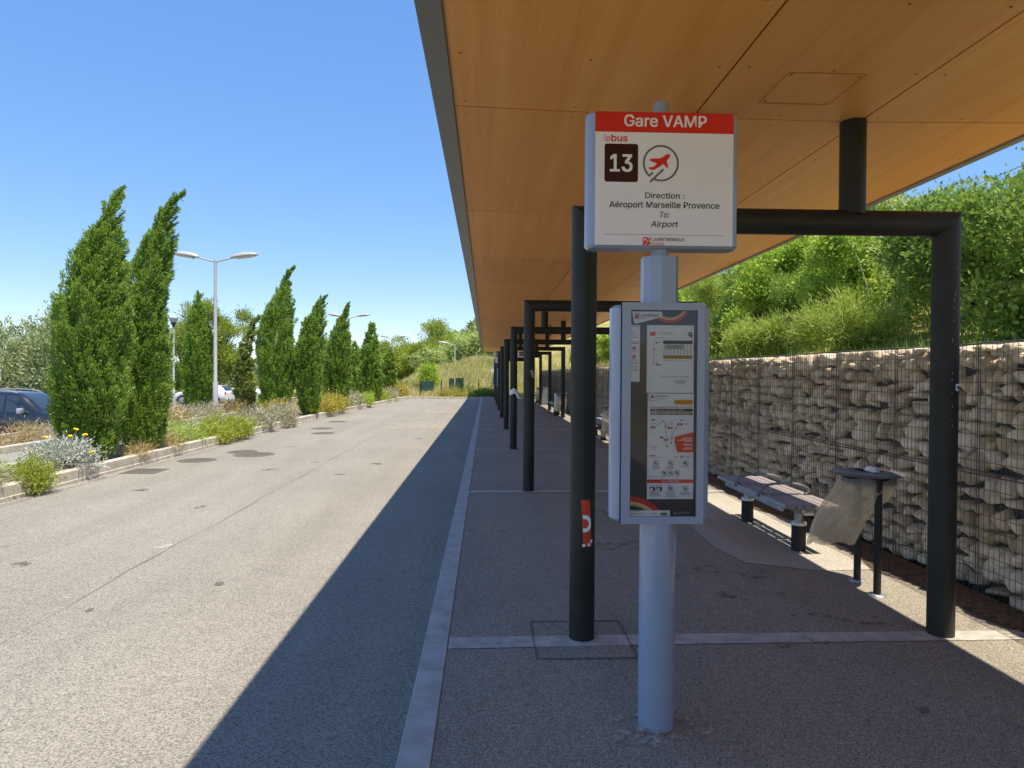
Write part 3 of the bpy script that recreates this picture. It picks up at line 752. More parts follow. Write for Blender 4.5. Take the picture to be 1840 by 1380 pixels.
# ------------------------------------------------------------------ bus stop signs
def rounded_body(mb, w, d, z0, z1, r=.05, n=8, m=0, c=.012):
    """upright body with rounded side edges"""
    def ring(z, ins):
        out = []
        for cx, cy, a in ((w/2-r, -d/2+r, -90), (w/2-r, d/2-r, 0), (-w/2+r, d/2-r, 90), (-w/2+r, -d/2+r, 180)):
            for k in range(n+1):
                t = math.radians(a+90*k/n); out.append((cx+(r-ins)*math.cos(t), cy+(r-ins)*math.sin(t), z))
        return out
    mb.loft([ring(z0, c), ring(z0+c, 0), ring(z1-c, 0), ring(z1, c)], m, smooth=False)
def make_sign(full=True):
    t = empty('bus_stop_sign', (.787, 3.02, 0))
    p = MB(); p.lathe([(.082, 0), (.082, .95)], n=40); p.build('pole', M['sign_metal'], t)
    if full:
        p = MB(); rings = []
        prof = [(.058, -.058), (.08, -.02), (.08, .03), (.05, .075), (-.05, .075), (-.08, .03), (-.08, -.03), (-.058, -.058), (-.01, -.075)]
        p.loft([[(x, y_, z) for x, y_ in prof] for z in (1.9, 2.132)], smooth=False)
        p.build('sleeve', M['sign_metal'], t)
    else:
        p = MB(); p.lathe([(.08, 1.9), (.08, 2.13)], n=16); p.build('sleeve', M['sign_metal'], t)
    p = MB(); p.lathe([(.039, 2.12), (.039, 2.17)], n=28); p.build('mast', M['sign_metal'], t)
    p = MB(); p.lathe([(.036, 2.76), (.036, 2.825), (.03, 2.832)], n=28); p.build('mast_cap', M['sign_metal'], t)
    bx = MB(); rounded_body(bx, .688, .13, 2.166, 2.77, .052); box = bx.build('sign_box', M['sign_metal'], t)
    y = -.0662
    bx = MB(); bx.rect(-.3095, .3095, 2.176, 2.6745, y); bx.build('face', M['white'], box)
    bx = MB(); bx.rect(-.3095, .3095, 2.6745, 2.764, y-.0003); bx.build('header_band', M['red'], box)
    k = .000554
    def Xp(px, py): return (px-(706-18*(py-120)/1135))*k
    def Zp(py): return 2.47+(687.5-py)*k*.958
    def T(mb, s, a, b_, top, bot, **kw): put_text(mb, s, Xp(a, bot), Xp(b_, bot), Zp(bot), Zp(top), y-.0008, **kw)
    L = MB()
    T(L, 'Gare VAMP', 375, 1043, 156, 256, m=1, bold=.028)
    if full:
        T(L, 'le', 216, 262, 324, 382, m=2); T(L, 'bus', 270, 402, 324, 382, m=2, bold=.03)
    L.flat(rrect(Xp(215, 560), Xp(485, 560), Zp(717), Zp(400), .011), y-.0006, 3)
    T2 = lambda s, a, b_, top, bot, **kw: put_text(L, s, Xp(a, bot), Xp(b_, bot), Zp(bot), Zp(top), y-.0012, **kw)
    T2('13', 257, 440, 487, 634, m=1, bold=.03)
    cx, cz = Xp(669, 556), Zp(556); R = 146*k
    L.ringflat(cx, cz, R-16*k, R, y-.0007, math.radians(-112), math.radians(228), 64, 4)
    def bar(x0, y0, x1, y1, w):
        a = Vector((Xp(x0, y0), Zp(y0))); c = Vector((Xp(x1, y1), Zp(y1))); d = (c-a).normalized(); n_ = Vector((-d.y, d.x))*w*k/2
        L.flat([tuple(a-n_), tuple(c-n_), tuple(c+n_), tuple(a+n_)], y-.0009, 4)
    bar(690, 606, 580, 715, 17); bar(604, 634, 570, 666, 15)
    pl = [(742, 480), (747, 490), (735, 512), (715, 537), (722, 560), (729, 588), (722, 594), (712, 588), (690, 562), (650, 590), (612, 613), (600, 614), (572, 603), (570, 592), (590, 590), (612, 586), (640, 560), (610, 548), (580, 535), (578, 526), (600, 518), (665, 516), (690, 500), (715, 482), (735, 479)]
    pc = [(Xp(a, c), Zp(c)) for a, c in pl]; L.flat(pc[::-1], y-.0011, 2)
    T(L, 'Direction :', 540, 858, 800, 850, m=0, bold=.012)
    T(L, 'Aéroport Marseille Provence', 250, 1142, 876, 942, m=0, bold=.012)
    T(L, 'To:', 650, 728, 960, 1008, m=0, bold=.01, italic=.2); T(L, 'Airport', 580, 796, 1037, 1100, m=0, bold=.01, italic=.2)
    L.rect(Xp(195, 1153), Xp(1178, 1153), Zp(1154.5), Zp(1151.5), y-.0007, 4)
    logo(L, Xp(518, 1200), Xp(582, 1200), Zp(1240), Zp(1176), y-.0007, 2)
    T(L, 'LA', 592, 636, 1178, 1205, m=0); T(L, 'METROPOLE', 640, 856, 1178, 1205, m=0, bold=.014); T(L, 'Mobilité', 592, 690, 1214, 1243, m=2)
    L.build('lettering', [M['black'], M['white'], M['red'], M['maroon'], M['grey_print']], box)
    # information case
    cs = MB(); rounded_body(cs, .448, .13, .943, 1.912, .05); case = cs.build('info_case', M['sign_metal'], t)
    k2 = .00074; yf = -.0675
    cxp = lambda py: 359-6*(py-75)/1220
    X2 = lambda px, py: (px-cxp(py))*k2
    Z2 = lambda py: 1.4275+(687-py)*k2*1.015
    gx0, gx1, gz0, gz1 = X2(161, 80), X2(564, 80), Z2(1297), Z2(74)
    fx0, fx1, fz0, fz1 = X2(110, 40), X2(608, 40), Z2(1340), Z2(30)
    fr = MB()
    for a, c, e, g in ((fx0, gx0, fz0, fz1), (gx1, fx1, fz0, fz1), (gx0, gx1, fz0, gz0), (gx0, gx1, gz1, fz1)): fr.box(a, c, yf-.016, yf+.001, e, g)
    fr.build('door_frame', M['sign_metal'], case)
    fr = MB()
    for a, c in ((fx0-.005, fx0-.0005), (fx1+.0005, fx1+.005)): fr.box(a, c, yf-.0015, yf+.002, fz0, fz1)
    fr.build('gap_seal', M['black'], case)
    y0 = yf-.001
    bk = MB(); bk.rect(gx0, gx1, gz0, gz1, y0); bk.build('backing', M['slate'], case)
    sh = MB()
    def R2(mb, a, c, top, bot, lv, m=0): mb.rect(X2(a, (top+bot)/2), X2(c, (top+bot)/2), Z2(bot), Z2(top), y0-lv*.0008, m)
    def F2(mb, pts, lv, m=0):
        q = [(X2(a, c), Z2(c)) for a, c in pts]
        ar = sum(q[i][0]*q[(i+1) % len(q)][1]-q[(i+1) % len(q)][0]*q[i][1] for i in range(len(q)))
        mb.flat(q if ar > 0 else q[::-1], y0-lv*.0008, m)
    R2(sh, 259, 545, 162, 563, 2); sh.build('timetable_sheet', M['paper'], case)
    sh = MB(); R2(sh, 264, 545, 567, 1195, 2); R2(sh, 264, 545, 967, 1195, 2.2); sh.build('route_poster', M['paper'], case)
    sh = MB(); R2(sh, 162, 217, 163, 498, 2); sh.build('leaflet', M['paper'], case)
    sh = MB(); F2(sh, [(170, 82), (350, 82), (354, 100), (350, 114), (200, 154), (186, 154), (179, 146)], 2); sh.build('name_tag', M['paper'], case)
    sh = MB(); R2(sh, 160, 404, 1262, 1296, 2); sh.build('label_strip', M['paper'], case)
    pr = MB(); mats = [M['black'], M['red'], M['white'], M['grey_print'], M['pale_print'], M['navy'], M['ochre'], M['yellow'], M['gold'], M['cream'], M['mauve'], M['green_print']]
    BK, RD, WH, GR, PA, NV, OC, YE, GO, CR, MV, GN = range(12)
    def T3(s, a, c, top, bot, m=BK, bold=0, lv=3): put_text(pr, s, X2(a, bot), X2(c, bot), Z2(bot), Z2(top), y0-lv*.0008, m, bold)
    def lines(a, c, y_, n, step, m=GR, h=2.2, centre=False):
        for i in range(n):
            w = (c-a)*(1-.35*rnd.random()); s_ = a+((c-a)-w)/2 if centre else a
            x = s_
            while x < s_+w-3:
                q = rnd.uniform(5, 16); R2(pr, x, min(x+q, s_+w), y_+i*step, y_+i*step+h, 3, m); x += q+2.5
    # swooshes
    def arc(px, py, r0, r1, a0, a1, m, lv): pr.ringflat(X2(px, py), Z2(py), r0*k2, r1*k2, y0-lv*.0008, math.radians(a0), math.radians(a1), 30, m)
    arc(400, 20, 112, 129, -124, -31, RD, 1); arc(400, 20, 106, 112, -122, -32.5, CR, 1.1); arc(400, 20, 97, 106, -120, -35, GO, 1.2)
    arc(158, 1420, 212, 243, 41, 89, RD, 1); arc(158, 1420, 204, 212, 44, 89, CR, 1.1); arc(158, 1420, 188, 204, 47.5, 89, GO, 1.2)
    logo(pr, X2(185, 110), X2(213, 110), Z2(125), Z2(96), y0-.0026, RD)
    T3('LA', 217, 240, 98, 113); T3('METROPOLE', 243, 330, 98, 113, BK, .014); T3('Mobilité', 217, 255, 115, 126, RD)
    # leaflet
    lines(165, 214, 170, 1, 6, GR, 2, True); pr.ringflat(X2(186, 205), Z2(203), 7*k2, 10*k2, y0-.0026, math.radians(170), math.radians(290), 12, BK)
    lines(166, 213, 226, 2, 9, RD, 3, True); lines(164, 213, 260, 2, 10, BK, 4, True)
    for q in (299, 350): logo(pr, X2(172, q), X2(193, q), Z2(q+9), Z2(q-10), y0-.0026, RD)
    lines(164, 213, 318, 1, 6, GR, 2, True); lines(164, 213, 368, 1, 6, BK, 3, True)
    for q in (382, 404, 424): lines(166, 213, q, 2, 6, GR, 2.4, True)
    # timetable
    R2(pr, 277, 312, 202, 226, 3, RD); lines(331, 355, 210, 1, 5, BK, 2); lines(357, 440, 205, 2, 9, GR, 3); lines(470, 506, 218, 1, 5, RD, 2)
    F2(pr, [(514, 202), (535, 202), (535, 238), (510, 220), (509, 208)], 3, BK); T3('13A', 513, 533, 207, 217, WH, .01, 4)
    lines(313, 372, 236, 1, 5, BK, 2)
    R2(pr, 358, 535, 253, 273, 3, NV); lines(362, 460, 257, 1, 5, PA, 2.5)
    for i in range(9): R2(pr, 362+i*20, 367+i*20, 277, 336, 3, PA); 
    R2(pr, 371, 481, 277, 304, 3.6, PA); 
    for i in range(2): R2(pr, 385, 470-18*i, 285+9*i, 287+9*i, 4.2, GR)
    R2(pr, 358, 535, 341, 361, 3, OC)
    for i in range(11): R2(pr, 363+i*16, 372+i*16, 354, 358, 4, BK)
    R2(pr, 359, 532, 343, 346, 4, BK); lines(362, 530, 370, 1, 5, PA, 2.5)
    R2(pr, 300, 302.5, 265, 400, 3, GR); R2(pr, 301, 320, 303, 308, 3, RD); R2(pr, 313, 341, 263, 267, 3, BK); R2(pr, 313, 323, 269, 272, 3, BK)
    R2(pr, 313, 323, 384, 390, 3, BK); R2(pr, 313, 343, 394, 400, 3, BK); R2(pr, 312, 322, 334, 336, 3, PA); R2(pr, 312, 320, 364, 366, 3, PA)
    F2(pr, [(352, 469), (358, 459), (361, 461), (356, 471)], 3, BK); lines(370, 528, 465, 2, 5, GR, 1.6); lines(424, 500, 488, 5, 5, GR, 2, True); lines(273, 312, 473, 1, 5, PA, 2); lines(275, 288, 513, 1, 5, GR, 2)
    # route poster
    F2(pr, [(270, 572), (273, 572), (279, 612), (276, 612)], 3, GR)
    for p_, q_ in (((279, 612), (395, 594)), ((395, 594), (398, 572))):
        a = Vector((p_[0], p_[1])); c = Vector((q_[0], q_[1])); d = (c-a).normalized(); n_ = Vector((-d.y, d.x))*.9
        F2(pr, [tuple(a-n_), tuple(c-n_), tuple(c+n_), tuple(a+n_)], 3, PA)
    logo(pr, X2(286, 585), X2(303, 585), Z2(595), Z2(577), y0-.0026, RD); T3('LA METROPOLE', 308, 383, 578, 586, BK, .01); T3('Mobilité', 308, 336, 589, 596, RD)
    pr.flat(rrect(X2(425, 618), X2(540, 618), Z2(632), Z2(604), .004), y0-.0024, YE); T3('NOUVEAU', 441, 535, 610, 627, RD, .01, 4)
    T3('DÈS LE 22 AVRIL,', 282, 376, 644, 656, RD, .014); T3('EN SEMAINE, LA', 381, 478, 644, 655, MV); T3('13', 482, 496, 645, 655, RD, .02); T3('DEVIENT', 500, 533, 645, 655, MV)
    R2(pr, 282, 313, 659, 675, 3, BK); R2(pr, 317, 540, 658, 674, 3, BK); T3('13A', 287, 308, 662, 672, WH, .01, 4); T3('Aéroport • Gare Vamp • Airbus', 320, 488, 660, 672, WH, 0, 4)
    R2(pr, 282, 313, 679, 695, 3, MV); R2(pr, 317, 540, 678, 694, 3, MV); T3('13B', 287, 308, 682, 692, WH, .01, 4); T3('Pierre Plantée • Airbus • Gare Vamp', 320, 516, 680, 692, WH, 0, 4)
    def poly(pts, w, m):
        for a, c in zip(pts[:-1], pts[1:]):
            a = Vector(a); c = Vector(c); d = (c-a).normalized(); n_ = Vector((-d.y, d.x))*w/2; e = d*w*.4
            F2(pr, [tuple(a-n_-e), tuple(c-n_+e), tuple(c+n_+e), tuple(a+n_-e)], 3, m)
    poly([(286, 757), (301, 742), (326, 752), (361, 731), (374, 738), (374, 760), (388, 772)], 2.6, GR)
    poly([(372, 755), (371, 775), (380, 808), (379, 848), (376, 884), (411, 860), (413, 836), (413, 810), (437, 776), (452, 757)], 2.2, GR)
    for a, c in ((361, 731), (376, 760), (385, 882), (409, 860), (414, 832), (414, 813), (436, 777)): R2(pr, a-4, a+4, c-4, c+4, 3.4, GR)
    for a, c, w in ((298, 768, 31), (402, 771, 32), (463, 750, 38), (378, 842, 30)): R2(pr, a-w/2, a+w/2, c-6, c+6, 4, RD); R2(pr, a-w/2+5, a+w/2-5, c-2, c+2, 4.6, PA)
    R2(pr, 290, 309, 719, 728, 3, GR); R2(pr, 464, 484, 721, 729, 3, PA); F2(pr, [(333, 828), (350, 822), (366, 826), (352, 834)], 3, NV); F2(pr, [(294, 797), (307, 795), (298, 803)], 3, RD)
    R2(pr, 408, 419, 738, 752, 3, PA); R2(pr, 496, 509, 741, 753, 3, PA)
    F2(pr, [(431, 828), (438, 822), (545, 796), (545, 916), (446, 916), (429, 850)], 3, RD); 
    for i, (a, w) in enumerate(((478, 55), (462, 70), (446, 92), (486, 45), (500, 0), (478, 55), (482, 52), (500, 0), (486, 48), (470, 62))):
        if w: R2(pr, 538-w, 538, 828+i*7.5, 831.5+i*7.5, 4, WH)
    lines(284, 335, 880, 3, 8, RD, 2)
    for i in range(3): R2(pr, 279+i*13, 288+i*13, 931, 941, 3, RD)
    lines(279, 358, 946, 1, 5, RD, 2); logo(pr, X2(467, 944), X2(482, 944), Z2(951), Z2(937), y0-.0028, RD); T3('METROPOLE', 487, 536, 938, 946, GR); lines(424, 458, 940, 2, 6, GR, 2)
    def icon(a, c, kind):
        pr.ringflat(X2(a, c), Z2(c), 14.5*k2, 17*k2, y0-.0028, 0, 2*math.pi, 28, BK)
        F2(pr, [(a-12, c-9), (a-9, c-12), (a+12, c+9), (a+9, c+12)], 3.6, BK)
        if kind == 0: F2(pr, [(a-6, c-3), (a, c-8), (a, c+8), (a-6, c+3)], 3.4, BK); R2(pr, a+4, a+6, c-7, c+7, 3.4, GR)
        elif kind == 1: R2(pr, a-7, a-2, c-7, c+7, 3.4, BK); R2(pr, a+2, a+7, c-4, c+8, 3.4, BK)
        elif kind == 2: F2(pr, [(a-9, c), (a-2, c-7), (a+8, c-2), (a+4, c+6), (a-7, c+6)], 3.4, BK)
        else: F2(pr, [(a-4, c-9), (a+2, c-9), (a+7, c+2), (a+3, c+9), (a-1, c+1), (a-5, c+9), (a-8, c+7)], 3.4, BK)
    for a, kd in ((317, 0), (407, 1), (497, 2)): icon(a, 981, kd); lines(a-32, a+32, 1001, 3 if kd < 2 else 1, 6, BK, 2.4, True)
    for a, kd in ((369, 2), (407, 0), (446, 3)): icon(a, 1039, kd)
    lines(276, 535, 1060, 1, 5, BK, 2); R2(pr, 264, 545, 1078, 1099, 3, RD); T3('POUR LE CONFORT DE TOUS...', 350, 463, 1083, 1094, WH, .01, 4)
    for a in (280, 321): R2(pr, a, a+33, 1114, 1148, 3, BK); R2(pr, a+2, a+31, 1116, 1123, 3.6, WH); F2(pr, [(a+2, 1146), (a+2, 1132), (a+18, 1128), (a+22, 1140), (a+14, 1146)], 3.6, WH)
    icon(407, 1131, 3); icon(497, 1131, 1)
    lines(279, 354, 1154, 4, 7, BK, 2.6); lines(373, 441, 1154, 6, 5.5, GR, 2.2, True); lines(462, 530, 1154, 3, 7, BK, 2.4, True)
    T3('lepilote', 165, 212, 1273, 1289, MV, .014); T3('.com', 213, 250, 1275, 1287, PA); lines(163, 250, 1265, 1, 4, BK, 3); lines(284, 340, 1280, 1, 4, GN, 4); R2(pr, 347, 387, 1276, 1291, 3, GN)
    T3('LA METROPOLE', 441, 525, 1270, 1282, PA, .008); logo(pr, X2(426, 1276), X2(438, 1276), Z2(1284), Z2(1270), y0-.0026, PA); lines(441, 525, 1287, 1, 3, GR, 1.5)
    pr.build('printing', mats, case)
    gl = MB(); gl.rect(gx0, gx1, gz0, gz1, yf-.009); gl.build('glass', M['glass'], case)
    return t
s1 = make_sign(True)
tag(s1, 'tall silver bus stop sign for airport line 13 with a glazed notice case', 'bus stop sign', 'bus stop signs along the platform')
s2 = copy_tree(s1); s2.location = (.787, 34.2, 0); s2['label'] = 'small distant red and white bus stop sign showing above the row of posts'
s3 = copy_tree(s1); s3.location = (.66, 50.2, 0); s3.scale = (.82, .82, .82)
s3.location.z = float(ground_z(.66, 50.2)) - .62; s3['label'] = 'farthest and smallest white bus stop sign in front of the sunny grass bank'
t = empty('platform_sign', (1.75, 29.42, 2.5), 'white platform sign with a dark square hung from a portal beam', 'sign')
b = MB(); b.bevel_box(-.36, .36, -.02, .02, -.17, .17, .008); b.build('board', M['white'], t)
b = MB(); b.rect(-.29, -.11, -.1, .09, -.0225, 0); put_text(b, '13', -.25, -.15, -.05, .05, -.0235, 1, .02)
for i, (w, h) in enumerate(((.3, .05), (.34, .03), (.26, .03))): b.rect(-.04, -.04+w, .07-i*.075-h, .07-i*.075, -.0225, 2)
b.build('lettering', [M['maroon'], M['white'], M['pale_print']], t)
# ------------------------------------------------------------------ benches
M['arm_grey'] = plain('armrest_grey', (.2, .21, .235), .4, .3, var=.1)
def make_bench():
    t = empty('bench', (2.87, 6.6, 0))
    sx0, zs_ = -.25, .462
    for j, (y0, y1) in enumerate(((-.86, -.33), (-.27, .26), (.32, .86))):
        b = MB(); w = .069
        for i in range(6):
            x0 = sx0+.028+i*(w+.011); b.bevel_box(x0, x0+w, y0+.012*(i % 2), y1-.012*(i % 2), zs_-.028, zs_, .006)
        b.build('seat', M['slat'], t)
        b = MB(); b.bevel_box(sx0-.006, sx0+.022, y0+.02, y1-.02, zs_-.022, zs_+.003, .004); b.build('edge_rail', M['alu'], t)
    b = MB()
    b.bevel_box(-.06, .06, -.8, .8, .36, .43, .02)
    for y in (-.62, -.02, .6): b.bevel_box(-.22, .22, y-.03, y+.03, .395, .432, .01)
    b.bevel_box(-.235, -.185, -.72, .66, .385, .432, .012); b.bevel_box(.185, .235, -.72, .66, .385, .432, .012)
    b.build('support_beam', M['galv'], t)
    for y in (-.6, .6):
        b = MB(); b.lathe([(.04, .24), (.04, .365)], (0, y, 0), 24); lg = b.build('leg', M['galv'], t)
        b = MB(); b.lathe([(.064, 0), (.062, .235), (.062, .262)], (0, y, 0), 28); sl = b.build('sleeve', M['rubber'], lg)
        b = MB(); b.lathe([(.064, .236), (.065, .242), (.065, .262), (.055, .268)], (0, y, 0), 28); b.build('collar', M['white_paint'], lg)
    for y in (-.3, .29):
        b = MB(); pts = []
        for k in range(25):
            a = math.pi*(1.18-1.36*k/24); pts.append((.235*math.cos(a)*(1.0 if abs(math.cos(a)) < .9 else 1.0), y+.02*math.sin(k), .5+.07*math.sin(a)))
        rings = []
        for i, p in enumerate(pts):
            d = (Vector(pts[min(i+1, 24)])-Vector(pts[max(i-1, 0)])); d.y = 0; d.normalize(); n_ = Vector((-d.z, 0, d.x))
            c = Vector((p[0], y, p[2])); q = Vector((0, 1, 0))
            rings.append([c+q*.022*math.cos(u)+n_*.011*math.sin(u) for u in [2*math.pi*m/10 for m in range(10)]])
        b.loft(rings, smooth=True)
        b.box(-.2, .2, y-.02, y+.02, .433, .4605)
        b.build('armrest', M['arm_grey'], t)
    return t
bl = ['grey slatted bench with hoop armrests beside the nearest litter bin and stone wall', 'bench mostly hidden behind the glazed notice case, second along the stone wall',
      'distant bench by the white bollard, third along the stone wall', 'tiny farthest bench beyond the grey cabinet along the stone wall']
b0 = make_bench()
for k in range(4):
    o = b0 if k == 0 else copy_tree(b0)
    o.location.y = 6.6+10.2224*k; tag(o, bl[k], 'bench', 'benches along the stone wall')

# ------------------------------------------------------------------ bins with bags
M['rim_grey'] = plain('bin_rim_grey', (.1, .105, .115), .3, var=.15)
def make_bin():
    t = empty('litter_bin', (2.886, 4.927, 0))
    b = MB(); b.lathe([(.105, .878), (.245, .862), (.25, .868), (.246, .876), (.105, .892), (.1, .885), (.105, .878)], n=48, caps=False); b.build('rim', M['rim_grey'], t)
    b = MB(); b.lathe([(.165, .795), (.185, .8), (.185, .868), (.165, .868), (.165, .795)], n=48, caps=False); b.build('bag_ring', M['dark_metal'], t)
    for y in (-.178, .177):
        b = MB(); b.lathe([(.026, .012), (.026, .87)], (-.0+.026*(1 if y > 0 else -1), y, 0), 20); lg = b.build('leg', M['dark_metal'], t)
        b = MB(); b.lathe([(.062, 0), (.06, .01), (.03, .013)], (.026*(1 if y > 0 else -1), y, 0), 24); b.build('foot_plate', M['galv'], lg)
    return t
def make_bag(kind):
    """thin bag hung from the ring and blown aside"""
    rn = random.Random(5 if kind == 0 else 9); rings = []
    if kind == 0: st = [(0, 0, .845, .19, .19), (-.01, 0, .80, .2, .2), (-.05, -.01, .74, .2, .19), (-.12, -.02, .67, .2, .17), (-.19, -.03, .59, .19, .14), (-.25, -.045, .51, .18, .11), (-.285, -.055, .44, .175, .075), (-.305, -.06, .38, .178, .035), (-.31, -.06, .345, .18, .006)]
    else: st = [(0, 0, .845, .19, .19), (0, 0, .8, .2, .2), (-.02, .01, .68, .21, .21), (-.03, .02, .5, .2, .19), (-.04, .02, .34, .19, .14), (-.05, .02, .22, .19, .07), (-.05, .02, .17, .19, .008)]
    n = 72
    for i in range(len(st)-1):
        for s in range(5):
            f = s/5; p = [a+(c-a)*f for a, c in zip(st[i], st[i+1])]; ring = []
            for k in range(n):
                t = 2*math.pi*k/n
                wv = 1+(.05*math.sin(9*t+i*.8+f*.7)+.035*math.sin(17*t+1.3*i+f)+.02*math.sin(29*t))*min(1, .25+(i+f)*.3)
                ring.append((p[0]+p[3]*wv*math.cos(t), p[1]+p[4]*wv*math.sin(t), p[2]+.012*math.sin(5*t+i+f)))
            rings.append(ring)
    b = MB(); b.loft(rings, smooth=True, caps=False); return b
bn = ['dark round litter bin on two posts standing by the near right portal post', 'litter bin rim just visible left of the glazed notice case',
      'distant litter bin next to the white bollard', 'farthest litter bin down the platform by the stone wall']
bgn = ['translucent beige plastic bag blown sideways from the nearest litter bin', 'pale plastic bag hanging straight from the bin beside the glazed notice case',
       'pale plastic bag hanging from the distant bin behind the white bollard', 'farthest pale plastic bag hanging under the last litter bin']
k0 = make_bin()
bag1 = make_bag(1)
for k in range(4):
    o = k0 if k == 0 else copy_tree(k0)
    o.location.y = 4.927+10.2224*k; tag(o, bn[k], 'litter bin', 'litter bins along the stone wall')
    if k < 2: g = (make_bag(0) if k == 0 else bag1).build('plastic_bag', M['bag'], None, o.location); gb = g
    else: g = gb.copy(); col.objects.link(g); g.location = o.location
    tag(g, bgn[k], 'plastic bag', 'plastic bags in the litter bins')
rn = random.Random(3); b = MB(); rg = []
for k in range(5): rg.append([(.07*math.cos(t)*(1+.3*rn.uniform(-1, 1))*(.4+.3*math.sin(k*.8)), -.05+.055*math.sin(t)*(1+.3*rn.uniform(-1, 1)), .885+.009*k+.006*rn.random()) for t in [2*math.pi*i/11 for i in range(11)]])
b.loft(rg, smooth=False); tag(b.build('crumpled_paper', M['paper'], None, (2.87, 4.9, .0)), 'crumpled white paper lying on the nearest litter bin rim', 'paper')
t = empty('bollard', (2.73, 25.75, 0), 'short white cylindrical bollard with black base in front of the third bench', 'bollard')
b = MB(); b.lathe([(.09, 0), (.09, .2)], n=24); b.build('base', M['rubber'], t)
b = MB(); b.lathe([(.088, .2), (.088, .86), (.08, .875), (.02, .88)], n=24); b.build('body', M['white_paint'], t)
t = empty('utility_cabinet', (3.1, 35.2, 0), 'grey metal cabinet standing against the far stone wall', 'cabinet')
b = MB(); b.bevel_box(-.2, .2, -.2, .2, .0, .86, .012); b.bevel_box(-.22, .22, -.22, .22, .862, .89, .006); b.build('body', M['grey_panel'], t)
b = MB(); b.bevel_box(-.17, .17, -.212, -.2015, .06, .82, .004); d = b.build('door', M['grey_panel'], t)
b = MB(); b.bevel_box(.11, .13, -.228, -.2125, .42, .52, .003); b.build('handle', M['dark_metal'], d)

# ------------------------------------------------------------------ gabion wall
WX, WT, WY0, WY1 = 3.66, 1.85, .8, 45.0
wall = empty('gabion_wall', (WX, 20, 0), 'long stone filled wire basket wall behind the benches', 'wall')
def rock_shapes(sub, n, seed):
    import bmesh
    bm = bmesh.new(); bmesh.ops.create_icosphere(bm, subdivisions=sub, radius=1)
    V = np.array([v.co[:] for v in bm.verts]); F = np.array([[v.index for v in f.verts] for f in bm.faces]); bm.free()
    r = np.random.default_rng(seed); out = []
    for _ in range(n):
        q_ = np.arange(9)+.5; th_ = np.arccos(1-2*q_/9); fi_ = np.pi*(1+5**.5)*q_+r.uniform(0, 6.28)
        nn = np.stack([np.cos(fi_)*np.sin(th_), np.sin(fi_)*np.sin(th_), np.cos(th_)], 1)+r.normal(size=(9, 3))*.34; nn /= np.linalg.norm(nn, axis=1)[:, None]; d = r.uniform(.55, .85, 9)
        dot = V@nn.T; rad = np.where(dot > .05, d/np.maximum(dot, .05), 9).min(1); rad = np.minimum(rad, 1.12)
        P = V*rad[:, None]; P += .012*np.sin(P@r.normal(size=(3, 3))*9); ext = np.abs(P).max(0); out.append(P/ext)
    return out, F
hi, Fh = rock_shapes(3, 22, 1); lo, Fl = rock_shapes(2, 16, 2)
r = np.random.default_rng(11); VV = []; FF = []; off = 0
z = 0.0; rows = []
yst = WY0
segs = []
y = WY0
cols_ = []
# each basket column is filled in courses of its own so joints do not run through
while y < WY1:
    L = 1.0; z = -.02
    while z < WT-.02:
        h = float(r.uniform(.08, .17)); h = min(h, WT-.005-z+.01)
        if WT-z-h < .06: h = WT-z-.005
        yy_ = y+float(r.uniform(-.06, .03))
        while yy_ < y+L:
            w = float(r.uniform(.09, .26)); 
            if r.random() < .22: w *= .6
            hh = h*float(r.uniform(.75, 1.25)); cols_.append((yy_+w/2, z+h/2+float(r.uniform(-.025, .025)), w, hh)); yy_ += w*.97
        z += h*.95
    y += L
for (yc, zc_, w, h) in cols_:
    near = yc < 11
    sh_ = (hi if near else lo)[int(r.integers(0, 22 if near else 16))]
    P = sh_.copy()
    a = r.uniform(0, 6.28); ca, sa = math.cos(a), math.sin(a); 
    flip = r.choice([-1, 1], 3); P = P*flip
    tl = r.normal(0, .45); ct, stt = math.cos(tl), math.sin(tl)
    P = np.stack([P[:, 0], P[:, 1]*ct-P[:, 2]*stt, P[:, 1]*stt+P[:, 2]*ct], 1)
    dep = r.uniform(.09, .13); sx_ = r.uniform(.004, .04)
    Q_ = np.stack([np.maximum(P[:, 0]*dep*1.35+dep, .004+.02*np.abs(P[:, 1]*P[:, 2]))+sx_, P[:, 1]*w*.55+yc-20, P[:, 2]*h*.565+zc_], 1)
    Q_[:, 0] = np.maximum(Q_[:, 0], .004)
    Q_[:, 2] = np.minimum(Q_[:, 2], WT-.004)
    F_ = (Fh if near else Fl)
    if np.prod(flip) < 0: F_ = F_[:, ::-1]
    VV.append(Q_); FF.append(F_+off); off += len(Q_)
# top layer stones behind the front face
for yc in np.arange(WY0, WY1, .16):
    for xo in np.arange(.16, 1.0, .17):
        P = lo[int(r.integers(0, 16))]
        VV.append(np.stack([P[:, 0]*.1+xo+r.uniform(-.03, .03), P[:, 1]*.11+yc-20+r.uniform(-.04, .04), np.minimum(P[:, 2]*.09+WT-.085+r.uniform(-.02, .01), WT-.004)], 1)); FF.append(Fl+off); off += len(P)
sf = np_mesh('stone_fill', np.concatenate(VV), None, M['stone'], wall, tris=np.concatenate(FF)); tag(sf, kind='stuff')
b = MB(); b.box(.12, 1.0, WY0-20, WY1-20, -.1, WT-.13); b.build('core', M['stone_core'], wall)
